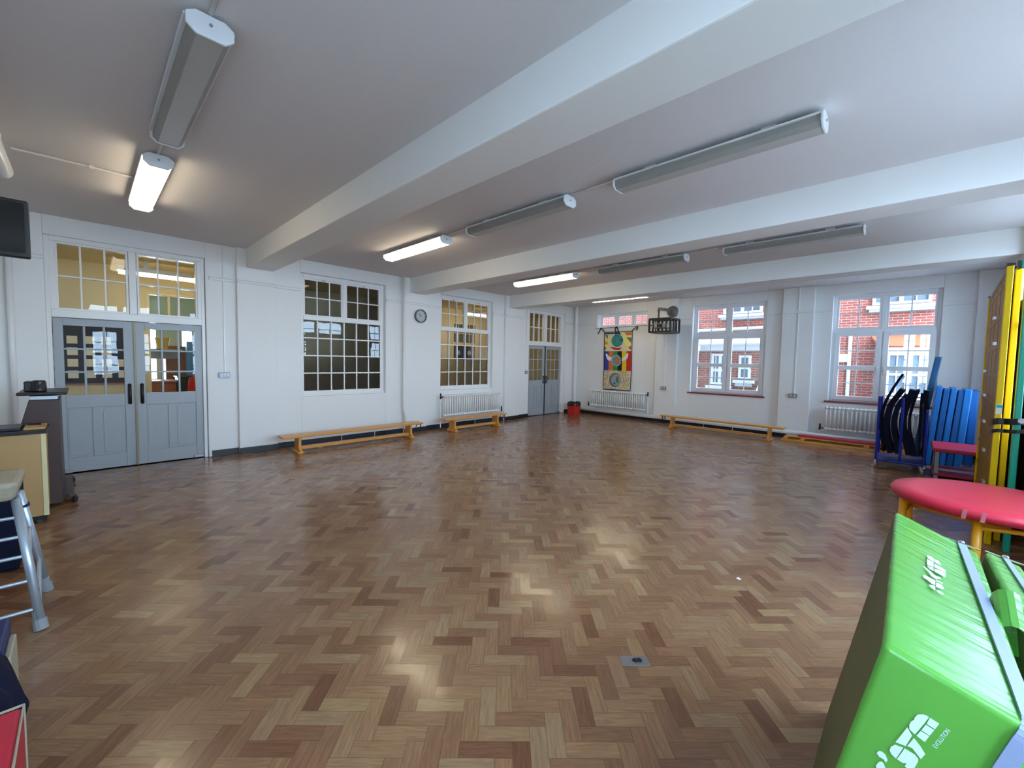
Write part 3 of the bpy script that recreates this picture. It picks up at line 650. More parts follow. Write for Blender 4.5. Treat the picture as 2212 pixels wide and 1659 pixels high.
f = MB(); f.box(-1.95, 0, 10.48, 10.71, .08, .105); mk('plank', f, M_pine, t, bevel=.004)
for y in (10.36, 10.62): mk('runner', MB().box(-2.0, 0, y, y + .04, .0, .045), M_pine, t, bevel=.004)
for x in (-1.92, -1.62, -.6, -.1): mk('cross_block', MB().box(x - .04, x + .04, 10.37, 10.66, .045, .08), M_pine, t, bevel=.004)
# ------------------------------------------------------------------ radiators
def radiator(n, L, ht=.5):
    r = thing('column_radiator', (0, 0, 0), 'x', 'radiator'); p = L / n; c0 = None
    for i in range(n):
        x = -L / 2 + p * (i + .5)
        if c0 is None:
            B = MB()
            for y in (-.035, .035): B.tube([(0, y, .03), (0, y, ht - .03)], .0155, 8)
            for z in (.03, ht - .03): B.tube([(0, -.05, z), (0, .05, z)], .027, 10)
            B.ball((0, -.05, ht - .03), .024, 8); B.ball((0, -.05, .03), .024, 8)
            c0 = mk('column', B, M_rad, r, smooth=True); c0.location = (x, 0, 0)
        else: c = c0.copy(); COL.objects.link(c); c.parent = r; c.location = (x, 0, 0)
    B = MB()
    for z in (.03, ht - .03): B.tube([(-L / 2, 0, z), (L / 2, 0, z)], .021, 8)
    mk('header', B, M_rad, r, smooth=True)
    for x in (-L * .27, L * .27):
        B = MB(); B.box(x - .025, x + .025, .04, .12, .05, ht - .04); B.ball((x, -.055, ht - .06), (.02, .012, .02)); mk('bracket', B, M_rad, r)
    return r
rd = radiator(26, 1.80); 
def valve(r, L, s, low, drop, dz):
    B = MB(); z = .03 if low else .45
    B.tube([(s * L / 2, 0, z), (s * (L / 2 + .07), 0, z)], .012, 8); B.tube([(s * (L / 2 + .07), 0, z - .04), (s * (L / 2 + .07), 0, z + .09)], [.02, .017], 10)
    v = mk('valve', B, M_dark, r, smooth=True)
    mk('feed_pipe', MB().tube([(s * (L / 2 + .07), 0, z - .03), (s * (L / 2 + .07), 0, dz)], .012, 8), M_white, v)
r2 = copy_tree(rd); r3 = copy_tree(rd)
rd.location = (-7.70, 6.59, .29); rd.rotation_euler = (0, 0, PI / 2); rd['label'] = 'white column radiator on the left wall behind the short bench'
r2.location = (-6.26, 10.88, .265); r2['label'] = 'white column radiator below the painted banner'
r3.location = (-.43, 10.88, .265); r3['label'] = 'white column radiator behind the cart of dark mats'
for r in (rd, r2, r3): r['group'] = 'white column radiators'
valve(rd, 1.8, -1, False, 0, -.24); valve(rd, 1.8, 1, True, 0, -.12); valve(r2, 1.8, -1, True, 0, -.12); valve(r2, 1.8, 1, False, 0, -.12); valve(r3, 1.8, -1, True, 0, -.12)
solo('heating_pipe', MB().tube([(-7.69, 10.82, .14), (.7, 10.82, .14)], .045, 14), M_white, (-7.72, 10.82, .14), 'thick white heating pipe running along the foot of the far wall', 'pipe', smooth=True)
solo('riser_pipe', MB().tube([(-7.74, 4.70, ZC), (-7.74, 4.70, .55), (-7.74, 4.74, .40), (-7.74, 4.80, .1), (-7.74, 4.80, 0)], .026, 12), M_white, (-7.74, 4.7, 0), 'thin white vertical pipe on the left wall beside the clock', 'pipe', smooth=True)
B = MB(); B.tube([(-7.75, 10.86, 0), (-7.75, 10.86, 1.98)], .05, 14); B.tube([(-7.75, 10.86, 1.98), (-7.75, 10.86, 2.1)], .062, 14); B.tube([(-7.75, 10.86, 2.1), (-7.75, 10.86, ZC)], .05, 14); B.box(-7.87, -7.75, 10.83, 10.89, 1.94, 1.97)
solo('riser_pipe', B, M_white, (-7.75, 10.86, 0), 'thick white vertical pipe in the far room corner behind the bin', 'pipe')
# ------------------------------------------------------------------ clock, sockets
ck = thing('wall_clock', (XP + .002, 5.14, 2.535), 'round dark-rimmed wall clock with grey face on the left wall', 'clock')
B = MB(); n = 32
for i in range(n):
    a, b = 2 * PI * i / n, 2 * PI * (i + 1) / n
    q = lambda t, r, x: (x, 5.14 + r * math.cos(t), 2.535 + r * math.sin(t))
    for (ra, xa), (rb, xb) in (((.145, XP), (.145, XP + .045)), ((.145, XP + .045), (.128, XP + .048)), ((.128, XP + .048), (.126, XP + .02))):
        B.add([q(a, ra, xa), q(b, ra, xa), q(b, rb, xb), q(a, rb, xb)], [(0, 1, 2, 3)])
mk('rim', B, mat('clock_rim_grey', (.09, .09, .095), .35, .4), ck, smooth=True)
mk('face', MB().disc((XP + .02, 5.14, 2.535), (1, 0, 0), .128, .01, 32), M_clockface, ck)
B = MB()
for i in range(12):
    t = i * PI / 6; B.bar((XP + .027, 5.14 + .098 * math.sin(t), 2.535 + .098 * math.cos(t)), (XP + .027, 5.14 + .116 * math.sin(t), 2.535 + .116 * math.cos(t)), .002, .012 if i % 3 else .016, (0, math.cos(t), -math.sin(t)))
mk('hour_marks', B, M_dark, ck)
def hand(deg, l, w): 
    t = math.radians(deg); return MB().bar((XP + .031, 5.14 - .015 * math.sin(t), 2.535 - .015 * math.cos(t)), (XP + .031, 5.14 + l * math.sin(t), 2.535 + l * math.cos(t)), .003, w, (0, math.cos(t), -math.sin(t)))
mk('hour_hand', hand(-40, .06, .011), M_dark, ck); mk('minute_hand', hand(-130, .085, .007), M_socket, ck)
def plate(name, x, y, z, ax, w, h, label, n, cat='socket'):
    t = thing(name, (x, y, z), label, cat, 'metal wall plates')
    B = MB(); B.box(x, x + .035, y - w / 2, y + w / 2, z - h / 2, z + h / 2) if ax == 'x' else B.box(x - w / 2, x + w / 2, y - .035, y, z - h / 2, z + h / 2)
    mk('plate', B, M_socket, t, bevel=.004)
    for i in range(n):
        o = (i - (n - 1) / 2) * w / max(n, 1) * .85; B = MB()
        B.box(x + .035, x + .044, y + o - .011, y + o + .011, z - .016, z + .016) if ax == 'x' else B.box(x + o - .011, x + o + .011, y - .044, y - .035, z - .016, z + .016)
        mk('rocker', B, M_white, t, bevel=.002)
plate('light_switch', XW, 1.55, 1.29, 'x', .15, .09, 'grey metal triple light switch right of the near double doors', 3, 'light switch')
plate('light_switch', XW, 8.69, 1.28, 'x', .09, .09, 'grey metal light switch left of the distant double doors', 1, 'light switch')
plate('power_socket', -4.87, YP, .935, 'y', .15, .09, 'metal double socket below the caged projector', 2)
plate('power_socket', -1.92, YP, .94, 'y', .16, .09, 'metal double socket on the far pillar between the two far windows', 2)
def trunk(x, y, z0, z1, ax, label, w=.022):
    B = MB(); B.box(x, x + .016, y - w / 2, y + w / 2, z0, z1) if ax == 'x' else B.box(x - w / 2, x + w / 2, y - .016, y, z0, z1)
    return solo('conduit', B, M_white, (x, y, z0), label, 'conduit', 'painted surface conduits', bevel=.003)
trunk(XW, 1.56, 1.33, ZC, 'x', 'vertical white conduit rising from the triple light switch')
trunk(XW, 8.68, 1.32, ZC, 'x', 'thin vertical conduit rising from the switch beside the distant doors', .014)
trunk(-4.87, YP, .98, 2.45, 'y', 'twin white cable trunking dropping from projector to socket', .05)
trunk(-4.80, YP, 3.0, ZC, 'y', 'short conduit above the projector bracket', .02)
trunk(-1.90, YP, .98, ZC, 'y', 'vertical white conduit rising from the socket on the far pillar', .022)
# ------------------------------------------------------------------ banner
bn = thing('painted_banner', (-6.34, YW - .03, .78), "children's tall painted banner with three globes, hung by black ribbons", 'banner')
X0, X1, Z0, Z1 = -6.80, -5.88, .78, 2.52; yb = YW - .03
cols = {'cream': (.74, .66, .46), 'navy': (.02, .03, .13), 'orange': (.62, .20, .04), 'grey': (.17, .16, .16), 'yel': (.85, .78, .16), 'globe': (.04, .27, .19), 'globe2': (.10, .32, .42), 'red': (.58, .02, .02), 'blue': (.05, .05, .32), 'green': (.02, .28, .08), 'black': (.012, .01, .008), 'yellow': (.80, .56, .01), 'white': (.86, .85, .80), 'dots': (.76, .64, .38), 'purple': (.09, .02, .10), 'pink': (.50, .10, .14), 'pale': (.30, .40, .36), 'dblue': (.03, .08, .35), 'orange2': (.70, .17, .03)}
ci = {k: i for i, k in enumerate(cols)}; cm = [flat('banner_' + k, v) for k, v in cols.items()]
B = MB(); NX, NZ = 14, 26
def by(u, v): return yb - .008 - .010 * math.sin(u * 9 + v * 2) * (1 - v * .3) - .006 * math.sin(v * 13)
def P(u, v, l=0): return (X0 + (X1 - X0) * u + .006 * math.sin(v * 5), by(u, v) - .0012 * l, Z0 + (Z1 - Z0) * v)
def quadgrid(u0, u1, v0, v1, c, l):
    nx, nz = max(1, int((u1 - u0) * NX + .5)), max(1, int((v1 - v0) * NZ + .5)); B.m(ci[c])
    for i in range(nx):
        for j in range(nz):
            a, b = u0 + (u1 - u0) * i / nx, u0 + (u1 - u0) * (i + 1) / nx; c0, c1 = v0 + (v1 - v0) * j / nz, v0 + (v1 - v0) * (j + 1) / nz
            B.add([P(a, c0, l), P(b, c0, l), P(b, c1, l), P(a, c1, l)], [(0, 1, 2, 3)])
def poly(pts, c, l):
    B.m(ci[c]); cx = sum(p[0] for p in pts) / len(pts); cz = sum(p[1] for p in pts) / len(pts)
    V = [P(cx, cz, l + .5)] + [P(a, b, l + .5) for a, b in pts]; B.add(V, [(0, i + 1, (i + 1) % len(pts) + 1) for i in range(len(pts))])
def circ(cx, cz, rx, rz, c, l, n=20): poly([(cx + rx * math.cos(2 * PI * i / n), cz + rz * math.sin(2 * PI * i / n)) for i in range(n)], c, l)
quadgrid(0, 1, 0, 1, 'black', 0)
quadgrid(.025, .98, .665, .99, 'cream', 1); quadgrid(.025, .98, .015, .335, 'dots', 1)
for i, c in enumerate(('blue', 'orange2', 'green', 'black', 'yellow', 'red')): quadgrid(.025 + .955 * i / 6, .025 + .955 * (i + 1) / 6, .335, .665, c, 1)
poly([(.03, .985), (.40, .985), (.40, .965), (.03, .955)], 'navy', 2); poly([(.38, .985), (.55, .99), (.62, .945), (.56, .945), (.48, .97), (.40, .94)], 'navy', 3)
poly([(.72, .985), (.97, .985), (.97, .93), (.80, .93)], 'orange', 2); poly([(.79, .93), (.97, .93), (.97, .90), (.78, .895)], 'yel', 2); poly([(.80, .895), (.97, .89), (.97, .80)], 'grey', 2)
poly([(.70, .98), (.76, .90), (.97, .78), (.97, .76), (.80, .74), (.70, .86)], 'yel', 1); poly([(.97, .76), (.97, .73), (.86, .73)], 'orange', 2)
poly([(.03, .95), (.15, .94), (.14, .86)], 'grey', 2); poly([(.03, .905), (.16, .84), (.16, .73), (.06, .67), (.10, .72), (.03, .80)], 'yel', 1); poly([(.03, .87), (.13, .83), (.13, .775), (.03, .79)], 'orange', 2); poly([(.03, .745), (.10, .73), (.06, .675), (.03, .675)], 'grey', 2)
poly([(.14, .95), (.20, .94), (.16, .72), (.12, .70)], 'yel', 1)
circ(.48, .845, .215, .107, 'globe', 3); poly([(.55, .87), (.66, .88), (.68, .84), (.58, .83)], 'dblue', 4)
for k in range(5): poly([(.33 + .06 * k, .80), (.345 + .06 * k, .80), (.36 + .06 * k, .90), (.34 + .06 * k, .90)], 'globe2', 4)
poly([(.22, .735), (.28, .74), (.46, .705), (.62, .735), (.97, .73), (.97, .70), (.64, .70), (.52, .685), (.38, .69)], 'red', 3)
circ(.46, .505, .18, .10, 'globe2', 3); poly([(.36, .53), (.48, .56), (.60, .52), (.56, .47), (.50, .50), (.48, .42), (.42, .44), (.44, .50)], 'orange2', 4)
for k in range(12):
    t = k * PI / 6; poly([(.46 + .12 * math.cos(t), .505 + .07 * math.sin(t)), (.46 + .178 * math.cos(t), .505 + .099 * math.sin(t)), (.46 + .17 * math.cos(t + .2), .505 + .093 * math.sin(t + .2))], 'white', 4)
poly([(.07, .62), (.12, .625), (.18, .585), (.30, .555), (.27, .505), (.18, .505), (.13, .53), (.10, .57)], 'white', 3); poly([(.86, .64), (.89, .62), (.87, .56), (.80, .51), (.68, .50), (.65, .54), (.74, .565), (.80, .60)], 'white', 3)
circ(.44, .175, .215, .125, 'grey', 2); circ(.48, .175, .185, .10, 'pale', 3); poly([(.36, .11), (.46, .10), (.44, .14)], 'dblue', 4)
rs = random.Random(3)
for i in range(16):
    for j in range(17):
        u, v = .05 + i * .058, .027 + j * .0185
        if ((u - .45) / .23) ** 2 + ((v - .175) / .135) ** 2 < 1 or rs.random() < .28: continue
        c = rs.choice(['purple', 'purple', 'navy', 'pink', 'black']); poly([(u - .013, v - .004), (u + .013, v - .004), (u + .013, v + .006), (u - .013, v + .006)], c, 2)
mk('cloth', B, cm, bn, smooth=False)
def ribbon(pts, w=.03):
    B = MB()
    for a, b in zip(pts, pts[1:]): B.hexa([(a[0] - w / 2, a[1], a[2]), (a[0] + w / 2, a[1], a[2]), (b[0] + w / 2, b[1], b[2]), (b[0] - w / 2, b[1], b[2]), (a[0] - w / 2, a[1] - .004, a[2] + .012), (a[0] + w / 2, a[1] - .004, a[2] + .012), (b[0] + w / 2, b[1] - .004, b[2] + .012), (b[0] - w / 2, b[1] - .004, b[2] + .012)])
    mk('ribbon', B, M_black, bn)
ribbon([(-6.79, yb - .015, 2.50), (-6.86, yb - .02, 2.58), (-6.94, yb, 2.64), (-6.97, yb - .01, 2.55), (-7.02, yb - .02, 2.46)]); ribbon([(-6.42, yb - .015, 2.50), (-6.44, yb - .02, 2.6), (-6.40, yb, 2.66), (-6.34, yb - .02, 2.56), (-6.33, yb - .015, 2.49)], .035); ribbon([(-5.90, yb - .015, 2.51), (-5.83, yb - .02, 2.57), (-5.74, yb, 2.64), (-5.72, yb - .02, 2.60), (-5.76, yb - .02, 2.53)])
solo('hanging_cord', MB().tube([(-7.15, YW - .012, 2.64), (-5.1, YW - .012, 2.66)], .006, 6), M_dark, (-7.15, YW - .012, 2.64), 'thin dark cord along the small high window holding the banner ribbons', 'cord')
# ------------------------------------------------------------------ projector
pj = thing('caged_projector', (-4.70, YP, 2.95), 'projector in a black metal cage on a grey wall arm', 'projector')
mk('wall_plate', MB().tube([(-4.70, YP, 2.98), (-4.70, YP - .05, 2.98), (-4.70, YP - .10, 2.98)], [.15, .14, .07], 20), M_dgrey, pj, smooth=True)
mk('arm', MB().tube([(-4.70, YP - .06, 2.99), (-4.74, YP - .30, 3.0), (-4.80, 10.32, 3.0), (-4.80, 10.30, 2.95)], .035, 12), M_dgrey, pj, smooth=True)
mk('drop_pole', MB().tube([(-4.80, 10.31, 2.98), (-4.80, 10.31, 2.62)], .022, 10), M_black, pj)
ca = MB(); cx0, cx1, cy0, cy1, cz0, cz1 = -4.97, -4.42, 10.16, 10.70, 2.40, 2.73; th = .042
for x in (cx0, cx1):
    for y in (cy0, cy1): ca.bar((x, y, cz0), (x, y, cz1), th, th)
for z in (cz0, cz1):
    for y in (cy0, cy1): ca.bar((cx0, y, z), (cx1, y, z), th, th)
    for x in (cx0, cx1): ca.bar((x, cy0, z), (x, cy1, z), th, th)
for y in (cy0, cy1):
    for k in range(1, 5): x = cx0 + (cx1 - cx0) * k / 5; ca.bar((x, y, cz0), (x, y, cz1), .034, .02)
    ca.bar((cx0, y, 2.57), (cx0 + .12, y, 2.57), .022, .022)
for x in (cx0, cx1):
    for k in (1, 2): y = cy0 + (cy1 - cy0) * k / 3; ca.bar((x, y, cz0), (x, y, cz1), .012, .03)
for k in range(1, 5): x = cx0 + (cx1 - cx0) * k / 5; ca.bar((x, cy0, cz0), (x, cy1, cz0), .02, .012)
ca.box(cx0, cx1, cy0 + .1, cy1, 2.715, 2.74); ca.box(cx0, cx1, cy0, cy1, cz0 - .01, cz0 + .008)
mk('cage', ca, M_black, pj, bevel=.004)
b = mk('projector_body', MB().box(-4.95, -4.55, 10.22, 10.52, 2.50, 2.62), mat('pale_grey_plastic', (.55, .54, .48), .4), pj, bevel=.02)
mk('lens', MB().tube([(-4.70, 10.18, 2.56), (-4.70, 10.24, 2.56)], [.045, .05], 16), M_black, b)
mk('hanger', MB().box(-4.82, -4.78, 10.29, 10.33, 2.62, 2.72), M_dark, b)
# ------------------------------------------------------------------ bin
bi = thing('waste_bin', (-7.42, 10.38, 0), 'red plastic waste bin with black liner in the far corner', 'bin')
def frus(x, y, z0, z1, a0, b0, a1, b1): return [(x - a0, y - b0, z0), (x + a0, y - b0, z0), (x + a0, y + b0, z0), (x - a0, y + b0, z0), (x - a1, y - b1, z1), (x + a1, y - b1, z1), (x + a1, y + b1, z1), (x - a1, y + b1, z1)]
mk('tub', MB().hexa(frus(-7.42, 10.38, 0, .34, .13, .13, .155, .155)), M_redbin, bi, bevel=.012)
B = MB(); n = 24; rb = random.Random(5); rings = [[], [], []]
for i in range(n):
    t = 2 * PI * i / n; q = 1 / max(abs(math.cos(t)), abs(math.sin(t)))
    for k, (rr, z) in enumerate(((.162, .27), (.172, .36), (.13, .39))):
        r_ = min(q, 1.2) * rr; rings[k].append((-7.42 + r_ * math.cos(t), 10.38 + r_ * math.sin(t), z + rb.uniform(-.022, .022)))
B.add(sum(rings, []), [(k * n + i, k * n + (i + 1) % n, (k + 1) * n + (i + 1) % n, (k + 1) * n + i) for k in range(2) for i in range(n)])
mk('liner', B, M_bag, bi, smooth=True)
# ------------------------------------------------------------------ floor plate
fp = thing('floor_socket_plate', (-1.0, 2.015, 0), 'small steel socket plate set in the parquet', 'floor plate')
P0 = Vector((-1.0, 2.015, 0)); u1 = Vector((.707, .707, 0)); u2 = Vector((.707, -.707, 0))
mk('plate', MB().bar(P0 - u1 * .075 + Vector((0, 0, .001)), P0 + u1 * .075 + Vector((0, 0, .001)), .075, .006), M_steel, fp, bevel=.002)
mk('socket_hole', MB().box(-1.012, -.984, 2.008, 2.03, .003, .008).disc((-.985, 2.035, .005), (0, 0, 1), .016, .004, 14), M_black, fp)
# ------------------------------------------------------------------ left foreground
B = MB().tube([(XW + .055, -.60, 0), (XW + .055, -.60, ZC)], .03, 12); solo('riser_pipe', B, M_white, (XW + .055, -.6, 0), 'white vertical pipe on the wall left of the near double doors', 'pipe', smooth=True)
tv = thing('television', (-5.0, -.63, 2.3), 'black flat television on a bracket at the upper left edge', 'television')
mk('casing', MB().box(-5.06, -5.0, -.99, -.268, 2.325, 2.765), M_black, tv, bevel=.012)
mk('screen', MB().box(-5.0, -4.997, -.965, -.293, 2.36, 2.74), M_tv, tv)
mk('bracket', MB().box(-5.16, -5.06, -.72, -.56, 2.42, 2.66).bar((-5.12, -.64, 2.54), (-5.12, YB, 2.54), .06, .08).box(-5.16, -5.03, -.5, -.44, 2.26, 2.34), M_black, tv, bevel=.005)
sc = thing('projection_screen', (-4.6, -.43, 3.12), 'white rolled projection screen case under the ceiling at top left', 'projection screen')
mk('case', MB().tube([(-5.66, -.43, 3.12), (-5.64, -.43, 3.12), (-5.6, -.43, 3.12), (-3.2, -.43, 3.12), (-3.16, -.43, 3.12)], [.03, .048, .056, .056, .04], 18), M_white, sc, smooth=True)
for x in (-5.3, -3.6): mk('hanger', MB().box(x - .02, x + .02, -.45, -.41, 3.16, ZC), M_white, sc)
le = thing('lectern', (-6.7, -.36, 0), 'dark brown lectern on castors with a black desktop beside the double doors', 'lectern')
mk('body', MB().hexa([(-7.05, -.66, .04), (-6.3, -.66, .04), (-6.3, -.19, .04), (-7.05, -.19, .04), (-6.9, -.395, 1.12), (-6.3, -.395, 1.12), (-6.3, -.19, 1.12), (-6.9, -.19, 1.12)]), M_lect, le, bevel=.006)
mk('top_band', MB().box(-6.88, -6.31, -.39, -.20, 1.12, 1.16), M_steel, le, bevel=.003)
mk('desktop', MB().hexa([(-6.95, -.47, 1.17), (-6.22, -.47, 1.17), (-6.22, -.13, 1.17), (-6.95, -.13, 1.17), (-6.95, -.47, 1.20), (-6.22, -.47, 1.20), (-6.22, -.13, 1.20), (-6.95, -.13, 1.20)]), M_black, le, bevel=.01)
mk('plinth', MB().box(-7.3, -6.4, -.62, -.14, .075, .10).bar((-7.4, -.16, .09), (-6.36, -.13, .09), .04, .03), M_lect, le)
for x, y in ((-7.36, -.14), (-6.40, -.11), (-6.45, -.6), (-7.2, -.6)):
    w = mk('castor', MB().disc((x, y, .035), (.5, 1, 0), .035, .022, 14).bar((x, y, .04), (x, y, .085), .03, .03), M_black, le)
t = MB().box(-6.62, -6.40, -.43, -.33, 1.201, 1.30); solo('desk_speaker', t, M_black, (-6.5, -.38, 1.201), 'small black box on the left of the lectern desktop', 'speaker', bevel=.008)
t = MB().tube([(-6.36, -.325, 1.201), (-6.36, -.325, 1.21), (-6.36, -.325, 1.30), (-6.36, -.325, 1.315)], [.05, .055, .05, .04], 18); t.tube([(-6.36, -.325, 1.26), (-6.30, -.30, 1.255)], .025, 10)
solo('web_camera', t, M_black, (-6.36, -.325, 1.201), 'rounded black camera on the lectern desktop, right of the black box', 'camera')
ct = thing('wooden_cabinet', (-6.05, -.62, 0), 'beech-fronted low cabinet with pale edging at the left edge, before the lectern', 'cabinet')
mk('carcass', MB().box(-6.28, -5.8, -.95, -.28, .07, .845), M_beech, ct, bevel=.003)
mk('edging', MB().box(-5.83, -5.795, -.30, -.268, .07, .845), M_edge, ct)
mk('top', MB().box(-6.30, -5.78, -.97, -.262, .845, .872), M_black, ct, bevel=.004)
mk('plinth', MB().box(-6.26, -5.815, -.94, -.285, .025, .07), M_black, ct)
for y in (-.33, -.9):
    for x in (-5.85, -6.2): mk('castor', MB().disc((x, y, .032), (1, .2, 0), .032, .025, 14), M_black, ct)
solo('clipboard', MB().box(-6.22, -5.9, -.41, -.275, .873, .892), M_beech, (-6.06, -.34, .873), 'thin beech board lying on the cabinet top at the left', 'board', bevel=.003)
solo('laptop', MB().box(-6.25, -5.9, -.80, -.43, .873, .898), M_dark, (-6.06, -.6, .873), 'closed dark grey laptop on the cabinet top', 'laptop', bevel=.006)
solo('pen', MB().tube([(-6.12, -.40, .90), (-6.10, -.31, .90)], .008, 8), M_black, (-6.11, -.36, .9), 'small black pen lying on the beech board', 'pen')
# folding step stool
st = thing('step_stool', (-3.82, -.46, 0), 'silver tubular folding step stool with cream padded top', 'step stool')
mk('seat', MB().hexa([(-4.02, -.66, .745), (-3.66, -.66, .745), (-3.66, -.30, .745), (-4.02, -.30, .745), (-4.06, -.69, .86), (-3.62, -.69, .86), (-3.62, -.272, .86), (-4.06, -.272, .86)]), M_cream_pad, st, bevel=.03, seg=3)
for s, y in (('r', -.215), ('l', -.73)):
    yt = -.30 if s == 'r' else -.64
    for xt, xb in ((-3.72, -3.55), (-3.90, -4.12)):
        m_ = mk('leg', MB().tube([(xt, yt, .745), (xb, y, .03)], .021, 12), M_alu, st, smooth=True)
        d = (Vector((xt, yt, .745)) - Vector((xb, y, .03))).normalized(); q = Vector((xb, y, 0.0))
        mk('rubber_foot', MB().tube([q, q + d * .06, q + d * .061, q + d * .11], [.032, .030, .025, .024], 12), M_rubber, m_)
    def legpt(xt, xb, z): k = (.745 - z) / .715; return (xt + (xb - xt) * k, yt + (y - yt) * k, z)
    for zr, zf_ in ((.50, .36), (.25, .08)): mk('spreader', MB().tube([legpt(-3.90, -4.12, zr), legpt(-3.72, -3.55, zf_)], .011, 8), M_alu, st)
for z in (.12, .28, .42, .53, .64):
    k = (.745 - z) / .715; x = -3.72 + .17 * k; ya, yb_ = -.30 + .085 * k, -.64 - .09 * k
    mk('rung', MB().tube([(x, ya, z), (x, yb_, z)], .010, 8), M_alu, st)
mk('band', MB().tube([(-3.925, -.285, .66), (-3.93, -.283, .645)], .024, 12), M_navyv, st)
B = MB().box(-5.15, -4.65, -.90, -.37, 0, .66); solo('storage_crate', B, M_navy, (-4.9, -.6, 0), 'dark navy crate standing behind the step stool', 'crate', bevel=.02)
# padded seats at the lower left corner
ps = thing('padded_block', (-1.6, -.5, 0), 'red vinyl padded block with pale piping at the lower left corner', 'block')
mk('body', MB().box(-2.03, -1.45, -.95, -.168, .0, .45), M_redvinyl, ps, bevel=.015)
B = MB(); B.tube([(-2.03, -.95, .45), (-2.03, -.168, .45), (-1.45, -.168, .45)], .0045, 6); B.tube([(-2.03, -.168, .45), (-2.03, -.168, .0)], .0035, 6); mk('piping', B, M_cream_pad, ps)
B = MB(); B.tube([(-2.43, -.7, .205), (-2.43, -.25, .22), (-2.40, -.205, .24)], [.2, .21, .03], 16); B.tube([(-2.22, -.75, .34), (-2.22, -.30, .36), (-2.2, -.215, .36)], [.16, .15, .04], 16)
solo('kit_bag', B, M_navy, (-2.35, -.5, 0), 'rounded dark navy bag squeezed between the red block and blue board', 'bag', smooth=True)
bb = thing('padded_board', (-2.75, -.5, 0), 'navy blue padded board with a pale wooden edge at the left border', 'board')
mk('pad', MB().box(-2.98, -2.66, -.9, -.272, .06, .36), M_navyv, bb, bevel=.012)
mk('wooden_edge', MB().box(-2.90, -2.68, -.272, -.250, .02, .31), M_cream_pad, bb, bevel=.006)
# ------------------------------------------------------------------ right side: cart with curved mats
cr = thing('mat_cart', (-.1, 9.1, 0), 'blue tubular cart on castors holding dark curved mats by the far window', 'cart')
zf = .13
f = MB()
for y in (8.78, 9.45): f.tube([(-.39, y, zf), (.17, y, zf)], .02, 8)
for x in (-.39, .17): f.tube([(x, 8.78, zf), (x, 9.45, zf)], .02, 8)
f.box(-.39, .17, 8.78, 9.45, zf - .005, zf + .01); mk('base_frame', f, M_cartblue, cr)
for x, h in ((-.385, 1.13), (-.11, 1.12), (.165, .95)):
    g = MB()
    for y in (8.79, 9.44): g.tube([(x, y, zf), (x, y, h)], .017, 8)
    g.tube([(x, 8.79, h), (x, 9.44, h)], .017, 8); g.tube([(x, 8.79, h * .45), (x, 9.44, h * .45)], .013, 8); mk('divider', g, M_cartblue, cr)
for x in (-.39, .17):
    for y in (8.76, 9.44):
        k = MB(); k.bar((x, y, .05), (x, y, zf), .035, .02); w = mk('castor_fork', k, M_steel, cr)
        mk('castor_wheel', MB().disc((x - .012, y - .012, .045), (1, .5, 0), .045, .024, 16), M_chrome, w)
def z1(X, V, y): return Vector((-.382 + (X - 238) * .000973, y, 1.163 - (V - 509) * .001253))
curves = [([(488, 240), (395, 400), (318, 560), (275, 700), (261, 850), (278, 1000), (322, 1230)], .03, 'thin navy mat on the cart, the tall one curling up at the left'), ([(500, 432), (440, 520), (370, 640), (335, 800), (330, 950), (360, 1100), (410, 1240)], .075, 'dark curved mat on the cart, second from the left'), ([(548, 500), (530, 540), (462, 640), (425, 800), (430, 950), (462, 1080), (490, 1240)], .065, 'dark curved mat on the cart, third from the left'),
          ([(622, 435), (580, 560), (545, 680), (527, 800), (536, 950), (575, 1050), (630, 1240)], .085, 'dark curved mat on the cart, left one of the arched right-hand group'), ([(684, 430), (645, 560), (618, 680), (602, 800), (612, 950), (645, 1080), (693, 1240)], .035, 'dark curved mat on the cart, inner one of the arched right-hand group'), ([(772, 435), (772, 560), (788, 680), (800, 800), (802, 950), (798, 1100), (792, 1240)], .055, 'dark curved mat on the cart, outermost at the right'), ([(728, 480), (727, 620), (728, 760), (730, 900), (734, 1050), (740, 1240)], .03, 'dark curved mat on the cart, second from the right')]
for n, (pts, w, lab) in enumerate(curves):
    B = MB(); P3 = [z1(X, V, 0) for X, V in pts]
    # refine
    Q = []
    for i in range(len(P3) - 1):
        p0, p1, p2, p3 = P3[max(i - 1, 0)], P3[i], P3[i + 1], P3[min(i + 2, len(P3) - 1)]
        for k in range(5):
            t = k / 5; Q.append(.5 * ((2 * p1) + (-p0 + p2) * t + (2 * p0 - 5 * p1 + 4 * p2 - p3) * t * t + (-p0 + 3 * p1 - 3 * p2 + p3) * t ** 3))
    Q.append(P3[-1]); y0, y1 = 8.86 + .01 * n, 9.40 + .005 * n; V = []; Fc = []
    for i, q in enumerate(Q):
        d = (Q[min(i + 1, len(Q) - 1)] - Q[max(i - 1, 0)]); d.normalize(); nn = Vector((-d.z, 0, d.x)) * w / 2
        V += [(q.x - nn.x, y0, q.z - nn.z), (q.x + nn.x, y0, q.z + nn.z), (q.x + nn.x, y1, q.z + nn.z), (q.x - nn.x, y1, q.z - nn.z)]
        if i:
            o = 4 * i; Fc += [(o - 4 + k, o - 4 + (k + 1) % 4, o + (k + 1) % 4, o + k) for k in range(4)]
    Fc += [(3, 2, 1, 0), tuple(len(V) - 4 + k for k in range(4))]
    B.add(V, Fc); o = solo('curved_mat', B, M_navy, (Q[-1].x, 9.12, zf + .012), lab, 'mat', 'dark curved mats standing in the cart'); smooth_angle(o)
